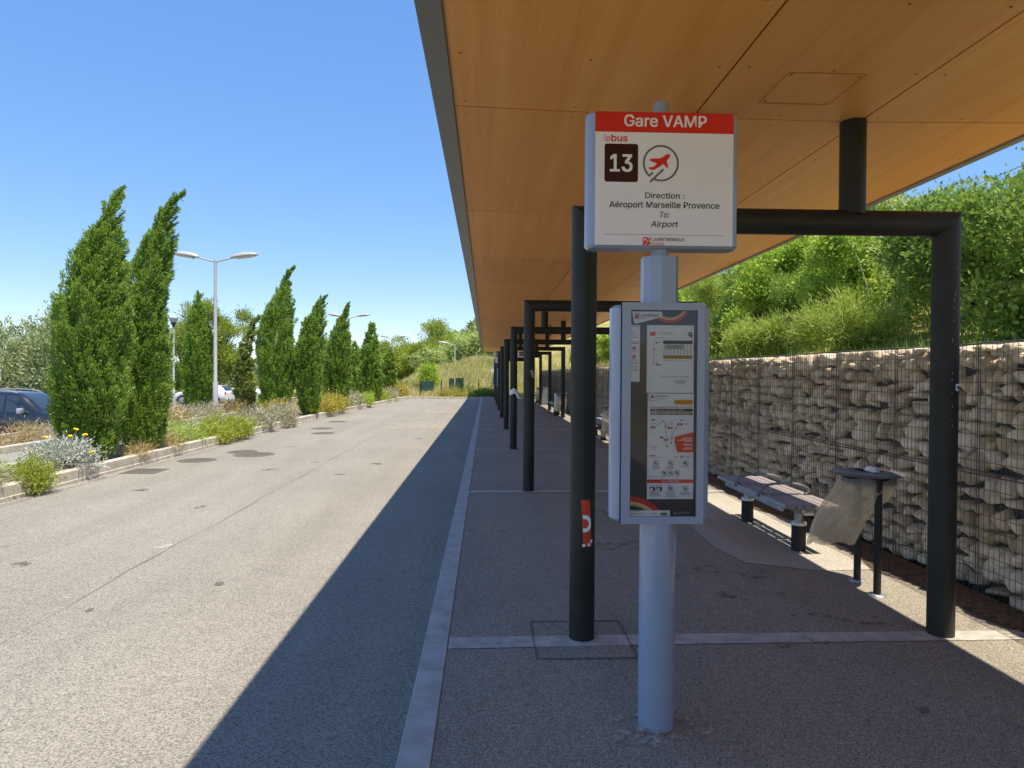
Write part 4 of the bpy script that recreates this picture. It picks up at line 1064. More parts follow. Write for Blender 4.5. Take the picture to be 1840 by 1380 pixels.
# wire mesh: thin square rods
def rods(segs_, rad):
    V_ = []; Q_ = []; o_ = 0
    for p, q in segs_:
        p = np.array(p, float); q = np.array(q, float); d = q-p; d /= np.linalg.norm(d)
        a = np.array([0, 0, 1.0]) if abs(d[2]) < .9 else np.array([1.0, 0, 0]); a = np.cross(d, a); a /= np.linalg.norm(a); c = np.cross(d, a)
        ring = np.array([a, c, -a, -c])*rad
        V_ += [p+ring, q+ring]; Q_ += [[o_+i, o_+(i+1) % 4, o_+4+(i+1) % 4, o_+4+i] for i in range(4)]; o_ += 8
    return np.concatenate(V_), np.array(Q_)
sg = []; sg2 = []
y = WY0; i = 0
while y <= WY1+.001:
    jit = rnd.uniform(-.004, .004)
    (sg2 if i % 20 == 0 else sg).append(((-.004, y-20+jit, 0), (-.004+rnd.uniform(-.004, .004), y-20+jit+rnd.uniform(-.006, .006), WT)))
    if i % 20 == 0: sg2.append(((-.012, y-20+.02, 0), (-.012, y-20+.022, WT)))
    sg.append(((0, y-20, WT+.002), (1.0, y-20, WT+.002))); y += .05; i += 1
for k in range(0, 20):
    z = k*WT/19
    yv = WY0
    while yv < WY1-.01:
        e = rnd.uniform(-.004, .004)
        (sg2 if k in (9, 19) else sg).append(((-.009, yv-20, z+e), (-.009, yv+1-20, z+rnd.uniform(-.005, .005)))); yv += 1
    if k in (9,):
        sg2.append(((-.014, WY0-20, z+.028), (-.014, WY1-20, z+.024)))
for x in np.arange(.1, 1.01, .1): sg.append(((x, WY0-20, WT+.006), (x, WY1-20, WT+.006)))
V_, Q_ = rods(sg, .0024); np_mesh('wire_mesh', V_, Q_, M['wire'], wall)
V_, Q_ = rods(sg2, .0048); np_mesh('edge_wire', V_, Q_, M['wire'], wall)

# ------------------------------------------------------------------ street lamps
def head_mesh(mb, base, d, up, L, glassb=None):
    """flat teardrop lantern along d"""
    d = Vector(d).normalized(); s = d.cross(Vector((0, 0, 1))).normalized(); u = s.cross(d).normalized()
    base = Vector(base); prof = [(0, .06, .07), (.06, .1, .1), (.2, .13, .14), (.45, .16, .165), (.7, .15, .145), (.88, .11, .095), (.97, .06, .04), (1, .008, .006)]
    rings = []; gr = []
    for f, w, h in prof:
        c = base+d*L*f; ring = []
        for k in range(17): t = math.pi*k/16; ring.append(c+s*w*math.cos(t)+u*h*math.sin(t)*.9)
        for k in range(1, 6): ring.append(c-s*w*(1-2*k/6)*1.0-u*.02)
        rings.append(ring)
        if .15 < f < .95: gr.append([c+s*w*.8*math.cos(t)-u*(.02+.05*math.sin(t)*min(1, (1-f)*5)) for t in [math.pi*k/10 for k in range(11)]])
    mb.loft(rings, smooth=True)
    if glassb: glassb.loft(gr, smooth=True, caps=False, closed=False)
def make_lamp(double, H=5.5, base=0):
    t = empty('street_lamp', (0, 0, 0))
    b = MB(); b.lathe([(.09, base), (.088, base+1.2), (.062, base+1.25), (.05, H)], n=16); b.build('pole', M['lamp'], t)
    for s in ((-1, 1) if double else (-1,)):
        b = MB(); b.tube([(0, 0, H-.06), (s*.3, 0, H+.02), (s*.62, 0, H+.1)], .028, 8); b.build('arm', M['lamp'], t)
        b = MB(); g = MB(); head_mesh(b, (s*.56, 0, H+.09), (s*1, 0, .14), 1, .95, g); hd = b.build('lamp_head', M['lamp_head'], t); g.build('diffuser', M['lamp_glass'], hd)
    return t
L1 = make_lamp(True); L1.location = (-9.55, 24.0, .05)
tag(L1, 'tall grey double headed street lamp right of the two big leaning cypresses', 'street lamp', 'street lamps along the planting beds')
L2 = copy_tree(L1); L2.location = (-9.75, 48.0, .05); L2['label'] = 'grey double headed street lamp rising behind a mid row cypress'
L3 = copy_tree(L1); L3.location = (-10.35, 75.0, .05); L3['label'] = 'distant double headed street lamp at the far end of the cypress row'
L4 = make_lamp(False, 4.5, -.5); L4.location = (-2.75, 59, -.35); L4.rotation_euler.z = .1
tag(L4, 'single headed grey street lamp on the grass bank behind the fence', 'street lamp')
def make_post_top():
    t = empty('post_top_lamp', (0, 0, 0))
    b = MB(); b.lathe([(.09, 0), (.085, .9), (.06, .95), (.055, 5.1)], n=14); b.build('pole', M['lamp'], t)
    b = MB(); b.lathe([(.07, 5.08), (.09, 5.2), (.15, 5.3), (.16, 5.34)], n=16); b.build('collar', M['dark_metal'], t)
    b = MB(); b.lathe([(.16, 5.34), (.26, 5.56), (.27, 5.62), (.1, 5.7), (.02, 5.71)], n=20); b.build('lantern', M['lamp_head'], t)
    return t
P1 = make_post_top(); P1.location = (-18.1, 39.5, float(ground_z(-18.1, 39.5)))
tag(P1, 'grey post-top lamp behind the second big cypress near the parked cars', 'street lamp', 'post-top lamps in the car park')
P2 = copy_tree(P1); P2.location = (-41.6, 59, float(ground_z(-41.6, 59))); P2['label'] = 'grey post-top lamp above the dark parked car at the picture edge'

# ------------------------------------------------------------------ parked cars
M['car_dark'] = plain('dark_car_paint', (.012, .013, .016), .22, var=.05, spec=.6, coat=1)
M['car_white'] = plain('white_car_paint', (.74, .74, .74), .25, var=.03, coat=1)
M['car_grey'] = plain('silver_car_paint', (.33, .35, .38), .28, .3, var=.04, coat=1)
M['car_blue'] = plain('blue_car_paint', (.02, .05, .16), .22, var=.04, coat=1)
M['car_red'] = plain('red_car_paint', (.5, .02, .02), .25, var=.04, coat=1)
M['car_glass'] = plain('car_glass', (.03, .045, .06), .04, var=.05, spec=.9)
M['tyre'] = plain('tyre', (.018, .018, .018), .8, var=.2)
M['rim'] = plain('alloy_rim', (.5, .51, .52), .3, .5, var=.1)
M['tail'] = plain('tail_lamp', (.45, .01, .01), .15, var=.1)
M['headlamp'] = plain('headlamp', (.6, .62, .65), .08, var=.1)
def make_car(name, st, W, wb, wr, body_m, trim_m, roof_m=None, loc=(0, 0, 0), rz=0, label='', rails=False, mirror=None, bumps=None, roofx=(-9, -9)):
    """st: stations (x, z_bottom, z_shoulder, z_top, half width at the shoulder, half width at the top)"""
    t = empty(name, loc, label, 'car', 'cars in the car park', rz)
    def ring(s):
        x, zb, zs, zt, w, wt = s
        half = [(w*.80, zb), (w*.95, zb+.05), (w, zb+(zs-zb)*.45), (w*.985, zs-.06), (w*.955, zs), ((w*.955+wt)/2, (zs+zt)/2+.01), (wt, zt-.05), (wt*.9, zt-.012), (wt*.5, zt)]
        return [(x, y, z) for y, z in half]+[(x, -y, z) for y, z in half[::-1]]
    b = MB(); b.loft([ring(s) for s in st], smooth=True, caps=True); b.build('body', body_m, t)
    def samp(x):
        xs_ = [s[0] for s in st]; return [float(np.interp(x, xs_, [s[i] for s in st])) for i in range(6)]
    def side_pt(x, f, sgn, o=.006):
        _, zb, zs, zt, w, wt = samp(x); y = (w*.955)*(1-f)+wt*f; z = zs*(1-f)+(zt-.05)*f; mid_ = 1-abs(2*f-1)
        return (x, sgn*(y+o+.004*mid_), z+.01*mid_)
    g = bumps
    for sgn in (-1, 1):
        for quad in g['side']:
            b = MB(); n = 5; vs = []
            for k in range(n+1):
                f = .06+.86*k/n
                for m_ in range(n+1):
                    xl = quad[0]+(quad[1]-quad[0])*f; xr = quad[2]+(quad[3]-quad[2])*f
                    vs.append(side_pt(xl+(xr-xl)*m_/n, f, sgn))
            b.add(vs, [(k*(n+1)+m_, k*(n+1)+m_+1, (k+1)*(n+1)+m_+1, (k+1)*(n+1)+m_) for k in range(n) for m_ in range(n)], smooth=True)
            b.build('side_window', M['car_glass'], t)
        b = MB()
        for xh in g['handles']:
            _, zb, zs, zt, w, wt = samp(xh); b.bevel_box(xh-.1, xh+.1, sgn*w-.012, sgn*w+.022, zs-.13, zs-.1, .006)
        b.build('door_handle', body_m if mirror is None else trim_m, t)
        b = MB(); x0, x1 = -wb/2+wr+.1, wb/2-wr-.1
        _, zb, zs, zt, w, wt = samp(0); b.bevel_box(x0, x1, sgn*(w+.002)-.03, sgn*(w+.002)+.03, zb-.02, zb+.14, .02); b.build('sill_trim', trim_m, t)
        xm = g['mirror']; _, zb, zs, zt, w, wt = samp(xm)
        b = MB(); b.bevel_box(xm-.06, xm+.09, sgn*(w+.11)-.1, sgn*(w+.11)+.1, zs-.0, zs+.17, .04); b.build('mirror', mirror or body_m, t)
        for xw in (-wb/2, wb/2):
            _, zb, zs, zt, w, wt = samp(xw)
            b = MB(); b.lathe([(wr+.07, 0), (wr+.075, .012), (wr-.02, .014), (wr-.02, 0)], (xw, sgn*(w+.001)-(.0 if sgn > 0 else .014), wr), 28, ax='y', caps=False); b.build('arch_trim', trim_m, t)
            b = MB(); b.lathe([(.001, 0), (wr+.05, 0), (wr+.05, .006), (.001, .006)], (xw, sgn*(w+.0005)-(.003), wr), 28, ax='y'); b.build('wheel_well', M['black'], t)
            yo = sgn*(w-.03); 
            b = MB(); b.lathe([(wr*.68, -.1), (wr*.93, -.1), (wr, -.07), (wr, .07), (wr*.93, .1), (wr*.68, .1)], (xw, yo-sgn*.03, wr), 32, ax='y', caps=False); wh = b.build('wheel', M['tyre'], t)
            b = MB(); yf_ = yo+sgn*.065
            b.lathe([(wr*.72, -.01), (wr*.72, .012), (wr*.64, .014), (wr*.6, -.01)], (xw, yf_-sgn*.001, wr), 32, ax='y', caps=False)
            for k in range(5):
                a = 2*math.pi*k/5+.3
                for da in (-.17, .17):
                    p0 = Vector((xw+wr*.1*math.cos(a), yf_, wr+wr*.1*math.sin(a))); p1 = Vector((xw+wr*.66*math.cos(a+da), yf_, wr+wr*.66*math.sin(a+da))); b.tube([p0, p1], [.035, .022], 6)
            b.lathe([(.001, -.02), (wr*.15, -.02), (wr*.15, .02), (.001, .02)], (xw, yf_, wr), 16, ax='y'); b.build('rim', M['rim'], wh)
            b = MB(); b.lathe([(.001, -.012), (wr*.7, -.012), (wr*.7, -.004), (.001, -.004)], (xw, yf_-sgn*.03, wr), 24, ax='y'); b.build('brake_disc', M['black'], wh)
    for nm, (xa, xb) in (('windscreen', g['front']), ('rear_window', g['rear'])):
        b = MB(); n = 8; vs = []
        for k in range(n+1):
            x = xa+(xb-xa)*k/n; _, zb, zs, zt, w, wt = samp(x); ww = wt*.86
            for m_ in range(9): q = -1+2*m_/8; vs.append((x+(.012 if nm == 'windscreen' else -.012), ww*q, zt+.004-.05*max(0, abs(q)-.7)))
        b.add(vs, [(k*9+m_, k*9+m_+1, (k+1)*9+m_+1, (k+1)*9+m_) for k in range(n) for m_ in range(8)], smooth=True); b.build(nm, M['car_glass'], t)
    if roof_m:
        b = MB(); n = 10; vs = []
        for k in range(n+1):
            x = roofx[0]+(roofx[1]-roofx[0])*k/n; _, zb, zs, zt, w, wt = samp(x)
            for m_ in range(9): q = -1+2*m_/8; vs.append((x, (wt+.008)*q, zt+.01-.07*max(0, abs(q)-.8)/.2))
        b.add(vs, [(k*9+m_, k*9+m_+1, (k+1)*9+m_+1, (k+1)*9+m_) for k in range(n) for m_ in range(8)], smooth=True); b.build('roof', roof_m, t)
    if rails:
        for sgn in (-1, 1):
            b = MB(); pts = []
            for x in np.linspace(g['rail'][0], g['rail'][1], 9): _, zb, zs, zt, w, wt = samp(x); pts.append((x, sgn*wt*.9, zt+.045))
            pts[0] = (pts[0][0], pts[0][1], pts[0][2]-.05); pts[-1] = (pts[-1][0], pts[-1][1], pts[-1][2]-.05); b.tube(pts, .018, 8); b.build('roof_rail', M['rim'], t)
    for sgn in (-1, 1):
        x = st[-2][0]; _, zb, zs, zt, w, wt = samp(x); b = MB(); b.bevel_box(x-.1, x+.05, sgn*w*.72-.16, sgn*w*.72+.16, zs-.14, zs+.0, .03); b.build('headlight', M['headlamp'], t)
        x = st[1][0]; _, zb, zs, zt, w, wt = samp(x); b = MB(); b.bevel_box(x-.06, x+.1, sgn*w*.84-.1, sgn*w*.84+.1, zs-.16, zs+.02, .03); b.build('tail_light', M['tail'], t)
    b = MB(); x = st[-1][0]; b.bevel_box(x-.02, x+.012, -.26, .26, st[-1][1]+.16, st[-1][1]+.27, .004); b.build('number_plate', M['white_paint'], t)
    return t
suv = [(-2.12, .42, .82, .9, .8, .72), (-2.08, .34, .96, 1.05, .86, .74), (-1.98, .3, 1.02, 1.4, .89, .68), (-1.8, .28, 1.03, 1.6, .9, .66), (-1.2, .26, 1.03, 1.67, .905, .66), (-.3, .26, 1.02, 1.68, .905, .67), (.35, .26, 1.01, 1.63, .905, .66), (.62, .26, 1.0, 1.5, .905, .67), (1.08, .27, 1.0, 1.11, .9, .74), (1.2, .27, .99, 1.05, .9, .76), (1.75, .28, .93, .99, .88, .74), (2.0, .3, .86, .92, .84, .7), (2.12, .38, .74, .8, .76, .66)]
gS = dict(side=[(-1.7, -1.62, -1.02, -.98), (-.94, -.9, .02, .0), (.1, .06, .88, .42)], handles=(-.75, .02+.3-.4), mirror=.62, front=(.42, 1.06), rear=(-2.0, -1.84), rail=(-1.7, .3))
gz = lambda x, y: float(ground_z(x, y))+.014
make_car('parked_car', suv, .9, 2.57, .35, M['car_dark'], M['rubber'], None, (-15.05, 22.2, gz(-15.05, 22.2)-.1), .03, 'dark blue-black off-road style car with silver mirror at the picture edge', True, M['rim'], gS)
hat = [(-1.98, .4, .8, .86, .74, .66), (-1.93, .3, .92, 1.0, .82, .7), (-1.72, .24, .96, 1.25, .85, .64), (-1.45, .22, .96, 1.42, .86, .62), (-.8, .2, .95, 1.48, .865, .62), (.0, .2, .94, 1.48, .865, .63), (.45, .2, .93, 1.41, .865, .63), (.75, .2, .93, 1.27, .865, .65), (1.2, .21, .92, .98, .86, .72), (1.6, .22, .85, .91, .84, .7), (1.88, .25, .74, .8, .78, .66), (1.98, .32, .62, .68, .7, .62)]
gH = dict(side=[(-1.5, -1.35, -.85, -.82), (-.76, -.74, .05, .03), (.13, .09, .95, .5)], handles=(-.6, .15), mirror=.7, front=(.52, 1.16), rear=(-1.9, -1.5), rail=(-1.4, .3))
make_car('parked_car', hat, .86, 2.5, .31, M['car_white'], M['black'], M['car_red'], (-20.9, 50.5, gz(-20.9, 50.5)+.22), math.pi-.1, 'white hatchback with a red roof parked behind the lamp pole', False, None, gH, (-1.42, .42))
make_car('parked_car', hat, .86, 2.5, .31, M['car_white'], M['black'], None, (-19.2, 55.5, gz(-19.2, 55.5)), .25, 'plain white car with red tail light right of the sparse thin cypress', False, None, gH)
make_car('parked_car', suv, .9, 2.57, .34, M['car_grey'], M['rubber'], None, (-25.0, 49.5, gz(-25, 49.5)), .1, 'silver grey car between the second big cypress and the post-top lamp', False, None, gS)
make_car('parked_car', hat, .86, 2.5, .31, M['car_blue'], M['black'], None, (-22.3, 42.0, gz(-22.3, 42)), .05, 'blue car whose nose peeps out beside the second big cypress', False, None, gH)

# ------------------------------------------------------------------ fence, screens, cables, houses
fn = empty('mesh_fence', (-3, 48, 0), 'low green wire fence with thin posts in front of the grass bank', 'fence')
def fz(x): return float(ground_z(x, 48))-.05
for x in (-5.65, -4.7, -3.19, -1.75, -.52, .9):
    b = MB(); b.bevel_box(x+3-.03, x+3+.03, -.03, .03, fz(x), fz(x)+1.3, .006); b.build('post', M['dark_metal'], fn)
sg = []
for x in np.arange(-5.65, .9, .1): sg.append(((x+3, 0, fz(x)+.08), (x+3, 0, fz(x)+1.2)))
for k in range(7): sg.append(((-2.65, -.012, fz(-5.65)+.08+k*.186), (3.9, -.012, fz(.9)+.08+k*.186)))
V_, Q_ = rods(sg, .0024); M['green_wire'] = plain('green_wire', (.02, .06, .045), .5); np_mesh('wire_mesh', V_, Q_, M['green_wire'], fn)
M['green_net'] = worn('green_windbreak_net', (.02, .085, .07), .62)
def screen(x0, x1, y_, z0, z1, label):
    t = empty('green_screen', ((x0+x1)/2, y_, float(ground_z((x0+x1)/2, y_))), label, 'screen', 'green windbreak screens on the bank')
    h = (x1-x0)/2; zb = t.location.z
    for s in (-h, h): b = MB(); b.bevel_box(s-.025, s+.025, -.025, .025, -.1, z1-zb, .005); b.build('post', M['dark_metal'], t)
    b = MB(); b.add([(-h, -.004, z0-zb), (h, -.004, z0-zb), (h, -.004, z1-zb), (-h, -.004, z1-zb), (-h, .004, z0-zb), (h, .004, z0-zb), (h, .004, z1-zb), (-h, .004, z1-zb)], [(0, 1, 2, 3), (7, 6, 5, 4)]); b.build('net', M['green_net'], t)
screen(-2.68, -2.36, 49.2, .1, 1.28, 'narrow green net screen left of the single headed lamp')
screen(-2.22, -1.98, 49.2, .16, 1.3, 'dark green net screen just right of the single headed lamp')
screen(-1.92, -1.66, 49.0, .2, 1.3, 'rightmost of the three green net screens by the single headed lamp')
screen(-4.72, -3.86, 49.0, .35, 1.05, 'wide low green net screen in front of the young bush on the bank')
for i, (x, z) in enumerate(((20, 9.55), (20.6, 9.45), (21.6, 9.35), (22, 9.1), (19.5, 10.4))):
    b = MB(); b.tube([(x, yv, z+.0006*(yv-45)**2-.3) for yv in np.linspace(-5, 120, 26)], .014, 6)
    tag(b.build('overhead_cable', M['cable']), ['uppermost', 'second', 'third', 'lowest', 'topmost hidden'][i]+' thin overhead cable crossing the sky above the trees' if i < 4 else 'thin overhead cable partly hidden by the canopy edge', 'cable', 'overhead cables')
def house(x, y_, w, d, h, label):
    z = float(ground_z(x, y_))+1.5; t = empty('hill_house', (x, y_, z), label, 'house', 'houses on the hill')
    b = MB(); b.box(-w/2, w/2, -d/2, d/2, -3, h); b.build('wall', M['plaster'], t)
    b = MB(); o = .4; b.add([(-w/2-o, -d/2-o, h), (w/2+o, -d/2-o, h), (w/2+o, d/2+o, h), (-w/2-o, d/2+o, h), (-w/2-o, 0, h+1.6), (w/2+o, 0, h+1.6)], [(0, 1, 5, 4), (2, 3, 4, 5), (0, 4, 3), (1, 2, 5), (3, 2, 1, 0)]); b.build('roof', M['tile'], t)
    for xx in (-w*.3, 0, w*.3): b = MB(); b.bevel_box(xx-.5, xx+.5, -d/2-.03, -d/2+.02, h*.35, h*.75, .01); b.build('window', M['black'], t)
house(-16, 345, 8, 7, 3.2, 'pale tile roofed house high on the wooded hill beside the canopy edge')
house(-53, 345, 10, 7, 4, 'pale tile roofed house on the lower slope of the hill')
# ------------------------------------------------------------------ plants
M['cone'] = plain('cypress_cone', (.5, .44, .32), .8, var=.2)
def unit(a): return a/np.maximum(np.linalg.norm(a, axis=-1, keepdims=True), 1e-9)
def cards(P, D, S, L, W, bend=None):
    """kite-shaped leaves: base, two sides, tip"""
    L = np.asarray(L)[:, None]; W = np.asarray(W)[:, None]
    V = np.stack([P, P+D*L*.45+S*W*.5, P+D*L, P+D*L*.45-S*W*.5], 1)
    if bend is not None: V[:, 2] += bend
    return V.reshape(-1, 3)
def quads(n): return np.arange(n*4).reshape(n, 4)
def perp(r, D, Nrm=None, jitter=.6):
    if Nrm is None: A = r.normal(size=D.shape)
    else: A = unit(Nrm)+r.normal(size=D.shape)*jitter
    return unit(np.cross(D, A))

def make_cypress(loc, h, R, lean, label, mat='cypress', nt=420, m=42, L=.13, W=.045, seed=1, prof=None, dens=1.0, group='cypress trees in the planting beds', z0=.0, Ry=None, cones=0, plume=0):
    r = np.random.default_rng(seed)
    t = empty('cypress_tree', loc, label, 'tree', group)
    prof = prof or [(0, .5), (.06, .72), (.2, .92), (.4, 1), (.58, .9), (.72, .68), (.84, .42), (.93, .2), (1, .03)]
    pt, pf = [p[0] for p in prof], [p[1] for p in prof]
    Ry = Ry or R
    def axis(tt): return lean*np.maximum(0, (tt-.5)/.5)**1.7
    tt = r.uniform(0, 1, nt*4); keep = r.uniform(0, 1, nt*4) < np.interp(tt, pt, pf)**.8+.06; tt = tt[keep][:nt]; n = len(tt)
    ph = r.uniform(0, 2*np.pi, n); f = np.interp(tt, pt, pf)
    lump = 1+.1*np.sin(3*ph+9*tt+seed)+.09*np.sin(5*ph-14*tt+2*seed)+.05*np.sin(23*tt+seed)
    rad = f*lump*np.where(r.uniform(size=n) < .86, r.uniform(.8, 1.0, n), r.uniform(.5, .8, n))
    C = np.stack([axis(tt)+R*rad*np.cos(ph), Ry*rad*np.sin(ph), z0+tt*(h-z0)*.965], 1)
    out = np.stack([np.cos(ph), np.sin(ph), np.zeros(n)], 1)
    ld = lean*1.7/.5*np.maximum(0, (tt-.5)/.5)**.7/h
    D = unit(out*r.uniform(.1, .42, n)[:, None]+np.array([0, 0, 1.])+np.stack([ld*1.6+.05, 0*ld, 0*ld], 1)+r.normal(size=(n, 3))*.1)
    ln = r.uniform(.28, .55, n)*h/5.4*np.where(tt > .85, .9, 1)
    if plume:                                                        # wind-bent leading shoot
        q = np.linspace(0, 1, 16); x0 = float(axis(np.array(.84))); k_ = np.stack([x0+(lean+plume-x0)*q**1.5+r.normal(size=16)*.02, r.normal(size=16)*.03, h*(.84+.165*q**.85)], 1)
        C = np.concatenate([C, k_]); out = np.concatenate([out, np.tile([.8, 0, .6], (16, 1))]); D = np.concatenate([D, unit(np.stack([.35+.55*q, 0*q, np.ones(16)], 1))]); ln = np.concatenate([ln, .3-.16*q]); tt = np.concatenate([tt, np.full(16, .95)]); n += 16
    s = r.uniform(0, 1, (n, m))**.8
    tr = (.045*h/5.4)*np.where(tt > .86, .55, 1)[:, None]*np.ones((1, m))
    P = C[:, None]+D[:, None]*(ln[:, None]*(s-.25))[..., None]+r.normal(size=(n, m, 3))*(tr*(1.15-.75*s))[..., None]
    sd = unit(D[:, None]*.85+r.normal(size=(n, m, 3))*.36+out[:, None]*.45)
    P = P.reshape(-1, 3); sd = sd.reshape(-1, 3); on = np.repeat(out, m, 0)
    k = len(P); sc = r.uniform(.65, 1.25, k)
    P[:, 2] = np.maximum(P[:, 2], .04)
    V = cards(P, sd, perp(r, sd, on*.6+np.array([0, 0, 2.0]), .6), L*sc, W*sc*r.uniform(.8, 1.3, k))
    Q_ = quads(k)
    # dense inner growth
    cv = []; rows = np.linspace(.03, .93, 14)
    for a in rows:
        for q in range(12):
            u = 2*np.pi*q/12; rr = np.interp(a, pt, pf)*.66*(1+.15*math.sin(3*u+9*a+seed)); cv.append((axis(np.array(a))+R*rr*math.cos(u), Ry*rr*math.sin(u), z0+a*(h-z0)*.96))
    cq = [[i*12+q, i*12+(q+1) % 12, (i+1)*12+(q+1) % 12, (i+1)*12+q] for i in range(13) for q in range(12)]
    if dens < 1: cv = []; cq = np.zeros((0, 4), int)
    V2 = np.concatenate([V, np.array(cv).reshape(-1, 3)]); Q2 = np.concatenate([Q_, np.array(cq, int).reshape(-1, 4)+len(V)])
    np_mesh('crown', V2, Q2, M[mat], t)
    if cones:
        k = r.integers(0, n, cones); q = C[k]+out[k]*.07+D[k]*.1; b = MB()
        for p in q: b.lathe([(.002, -.014), (.014, 0), (.002, .014)], tuple(p), 6)
        tag(b.build('cones', M['cone'], t), kind='stuff')
    b = MB(); b.tube([(0, 0, -.05), (.01, .01, h*.25), (float(axis(np.array(.6)))*.8, 0, h*.6), (float(axis(np.array(.9)))*.9, 0, h*.9)], [.11*h/5.4, .09*h/5.4, .05*h/5.4, .015], 9); b.build('trunk', M['bark'], t)
    return t
B = [(0, .45), (.05, .66), (.2, .92), (.38, 1), (.55, .93), (.68, .74), (.78, .48), (.87, .2), (.94, .08), (1, .01)]
slim = [(0, .5), (.06, .75), (.2, .95), (.42, 1), (.62, .82), (.76, .54), (.87, .24), (.94, .09), (1, .01)]
make_cypress((-6.98, 12.1, .03), 4.74, .56, .42, 'broad dense cypress with leaning tip, biggest and nearest of the row', nt=950, m=120, L=.058, W=.018, seed=2, prof=B, cones=150, plume=.06)
make_cypress((-6.88, 13.6, .03), 5.06, .46, .58, 'tall cypress whose tip bends sideways, right beside the broadest cypress', nt=720, m=115, L=.06, W=.02, seed=5, cones=110, plume=.22, prof=[(0, .55), (.05, .75), (.2, 1), (.4, 1), (.6, .84), (.74, .6), (.84, .4), (.92, .2), (.97, .09), (1, .02)])
make_cypress((-10.25, 24.2, .09), 4.4, .46, .0, 'slender upright cypress between the post-top lamp and the double headed lamp', nt=560, m=60, L=.09, W=.03, seed=7, prof=slim)
make_cypress((-9.35, 26.2, .09), 3.55, .32, .38, 'thin sparse brownish cypress with hooked tip in front of the white cars', mat='cypress_dry', nt=150, m=34, L=.17, W=.06, seed=8, dens=.5, plume=.12, prof=[(0, .75), (.1, 1), (.3, .95), (.5, .85), (.65, .6), (.75, .32), (.85, .22), (1, .05)])
make_cypress((-7.78, 25.1, .03), 5.4, .6, .4, 'big dark cypress with curved tip in the middle of the row', nt=620, m=78, L=.09, W=.03, seed=11, prof=B, plume=.18)
make_cypress((-6.62, 25.3, .03), 4.38, .4, .42, 'narrower cypress leaning over, touching the big middle one', mat='cypress', nt=560, m=60, L=.09, W=.03, seed=13, plume=.16, prof=[(0, .55), (.08, .8), (.3, 1), (.6, .95), (.78, .75), (.88, .5), (.95, .25), (1, .04)])
make_cypress((-6.6, 30.1, .03), 4.6, .5, .36, 'cypress with pointed tip in front of the second double headed lamp', nt=560, m=54, L=.105, W=.036, seed=17, prof=slim, plume=.05)
make_cypress((-6.43, 37.4, .03), 4.35, .52, .05, 'straight pointed cypress, second to last of the road side row', nt=420, m=32, L=.17, W=.06, seed=19, prof=[(0, .6), (.1, .9), (.3, 1), (.5, .85), (.7, .6), (.85, .3), (1, .03)])
make_cypress((-6.55, 45.6, .03), 3.3, .4, .05, 'last small cypress at the far end of the road side row', nt=200, m=30, L=.24, W=.085, seed=23, prof=slim)
make_cypress((-10.8, 40, -.1), 4.9, .36, .05, 'thin cypress of the back row peeping out behind the big dark one', nt=170, m=28, L=.22, W=.08, seed=29, prof=slim, z0=.2)
make_cypress((-10.8, 45, -.1), 4.2, .36, .05, 'slim cypress of the back row in the gap after the leaning one', nt=160, m=28, L=.24, W=.085, seed=31, prof=slim, z0=.2)
make_cypress((-9.85, 50, -.1), 4.3, .36, .03, 'slim cypress of the back row just before the straight pointed one', nt=160, m=28, L=.25, W=.09, seed=37, prof=slim, z0=.2)

def make_bush(loc, rx, ry, rz, cz, ncl, nl, L, W, mat, label, cat='shrub', name='shrub', group=None, seed=0, trunk=.06, cl=.3, flat=1.0, up=.35, shell=.5, lobes=0, extra=None, parent_kind=True, limbs=7):
    """leaf clumps through an uneven crown on a forked stem"""
    r = np.random.default_rng(seed+100)
    t = empty(name, loc, label, cat, group)
    d = unit(r.normal(size=(ncl, 3))); rad = r.uniform(shell, 1.0, ncl)**.6
    lump = 1+.16*np.sin(3*np.arctan2(d[:, 1], d[:, 0])+seed)+.14*np.sin(4*d[:, 2]+2*seed+3*d[:, 0])
    C = d*rad[:, None]*lump[:, None]*np.array([rx, ry, rz])
    if lobes:                                                        # gather the clumps into separate leafy lobes
        ld = unit(r.normal(size=(lobes, 3))+np.array([-.35, -.2, .1])); lc = ld*np.array([rx, ry, rz])*r.uniform(.5, 1.0, lobes)[:, None]; lr = r.uniform(.2, .42, lobes)*min(rx, ry*1.0, rz*1.3)
        who = r.integers(0, lobes, ncl); q = unit(r.normal(size=(ncl, 3))+np.array([0, 0, .25])); C = lc[who]+q*(lr[who]*r.uniform(.55, 1.05, ncl))[:, None]
    C[:, 2] += cz
    C[:, 2] = np.maximum(C[:, 2], .05)
    cs = r.uniform(.6, 1.3, ncl)*cl
    off_ = r.normal(size=(ncl, nl, 3)); off_ *= (cs[:, None]*.62)[..., None]*np.array([1, 1, flat])
    P = (C[:, None]+off_).reshape(-1, 3)
    cen = np.array([0, 0, cz*.6]); outd = unit(P-cen)
    D = unit(unit(off_.reshape(-1, 3))*.7+r.normal(size=P.shape)*.6+outd*.4+np.array([0, 0, up]))
    k = len(P); s = r.uniform(.6, 1.3, k)
    P[:, 2] = np.maximum(P[:, 2], .015)
    V = cards(P, D, perp(r, D, outd*.8+np.array([0, 0, 1.5]), .7), L*s, W*s)
    np_mesh('crown' if trunk > .03 else 'foliage', V, quads(k), M[mat], t)
    if trunk:
        b = MB(); b.tube([(0, 0, -.3), (.02, .01, cz*.35), (0, .02, cz*.8)], [trunk, trunk*.8, trunk*.45], 8)
        for i in range(limbs):
            c = C[int(r.integers(0, ncl))]; b.tube([(0, 0, cz*.3), tuple(c*.5+np.array([0, 0, cz*.22])), tuple(c)], [trunk*.5, trunk*.33, trunk*.1], 6)
        b.build('trunk' if trunk > .03 else 'stems', M['bark'], t)
    if extra: extra(t, r)
    return t

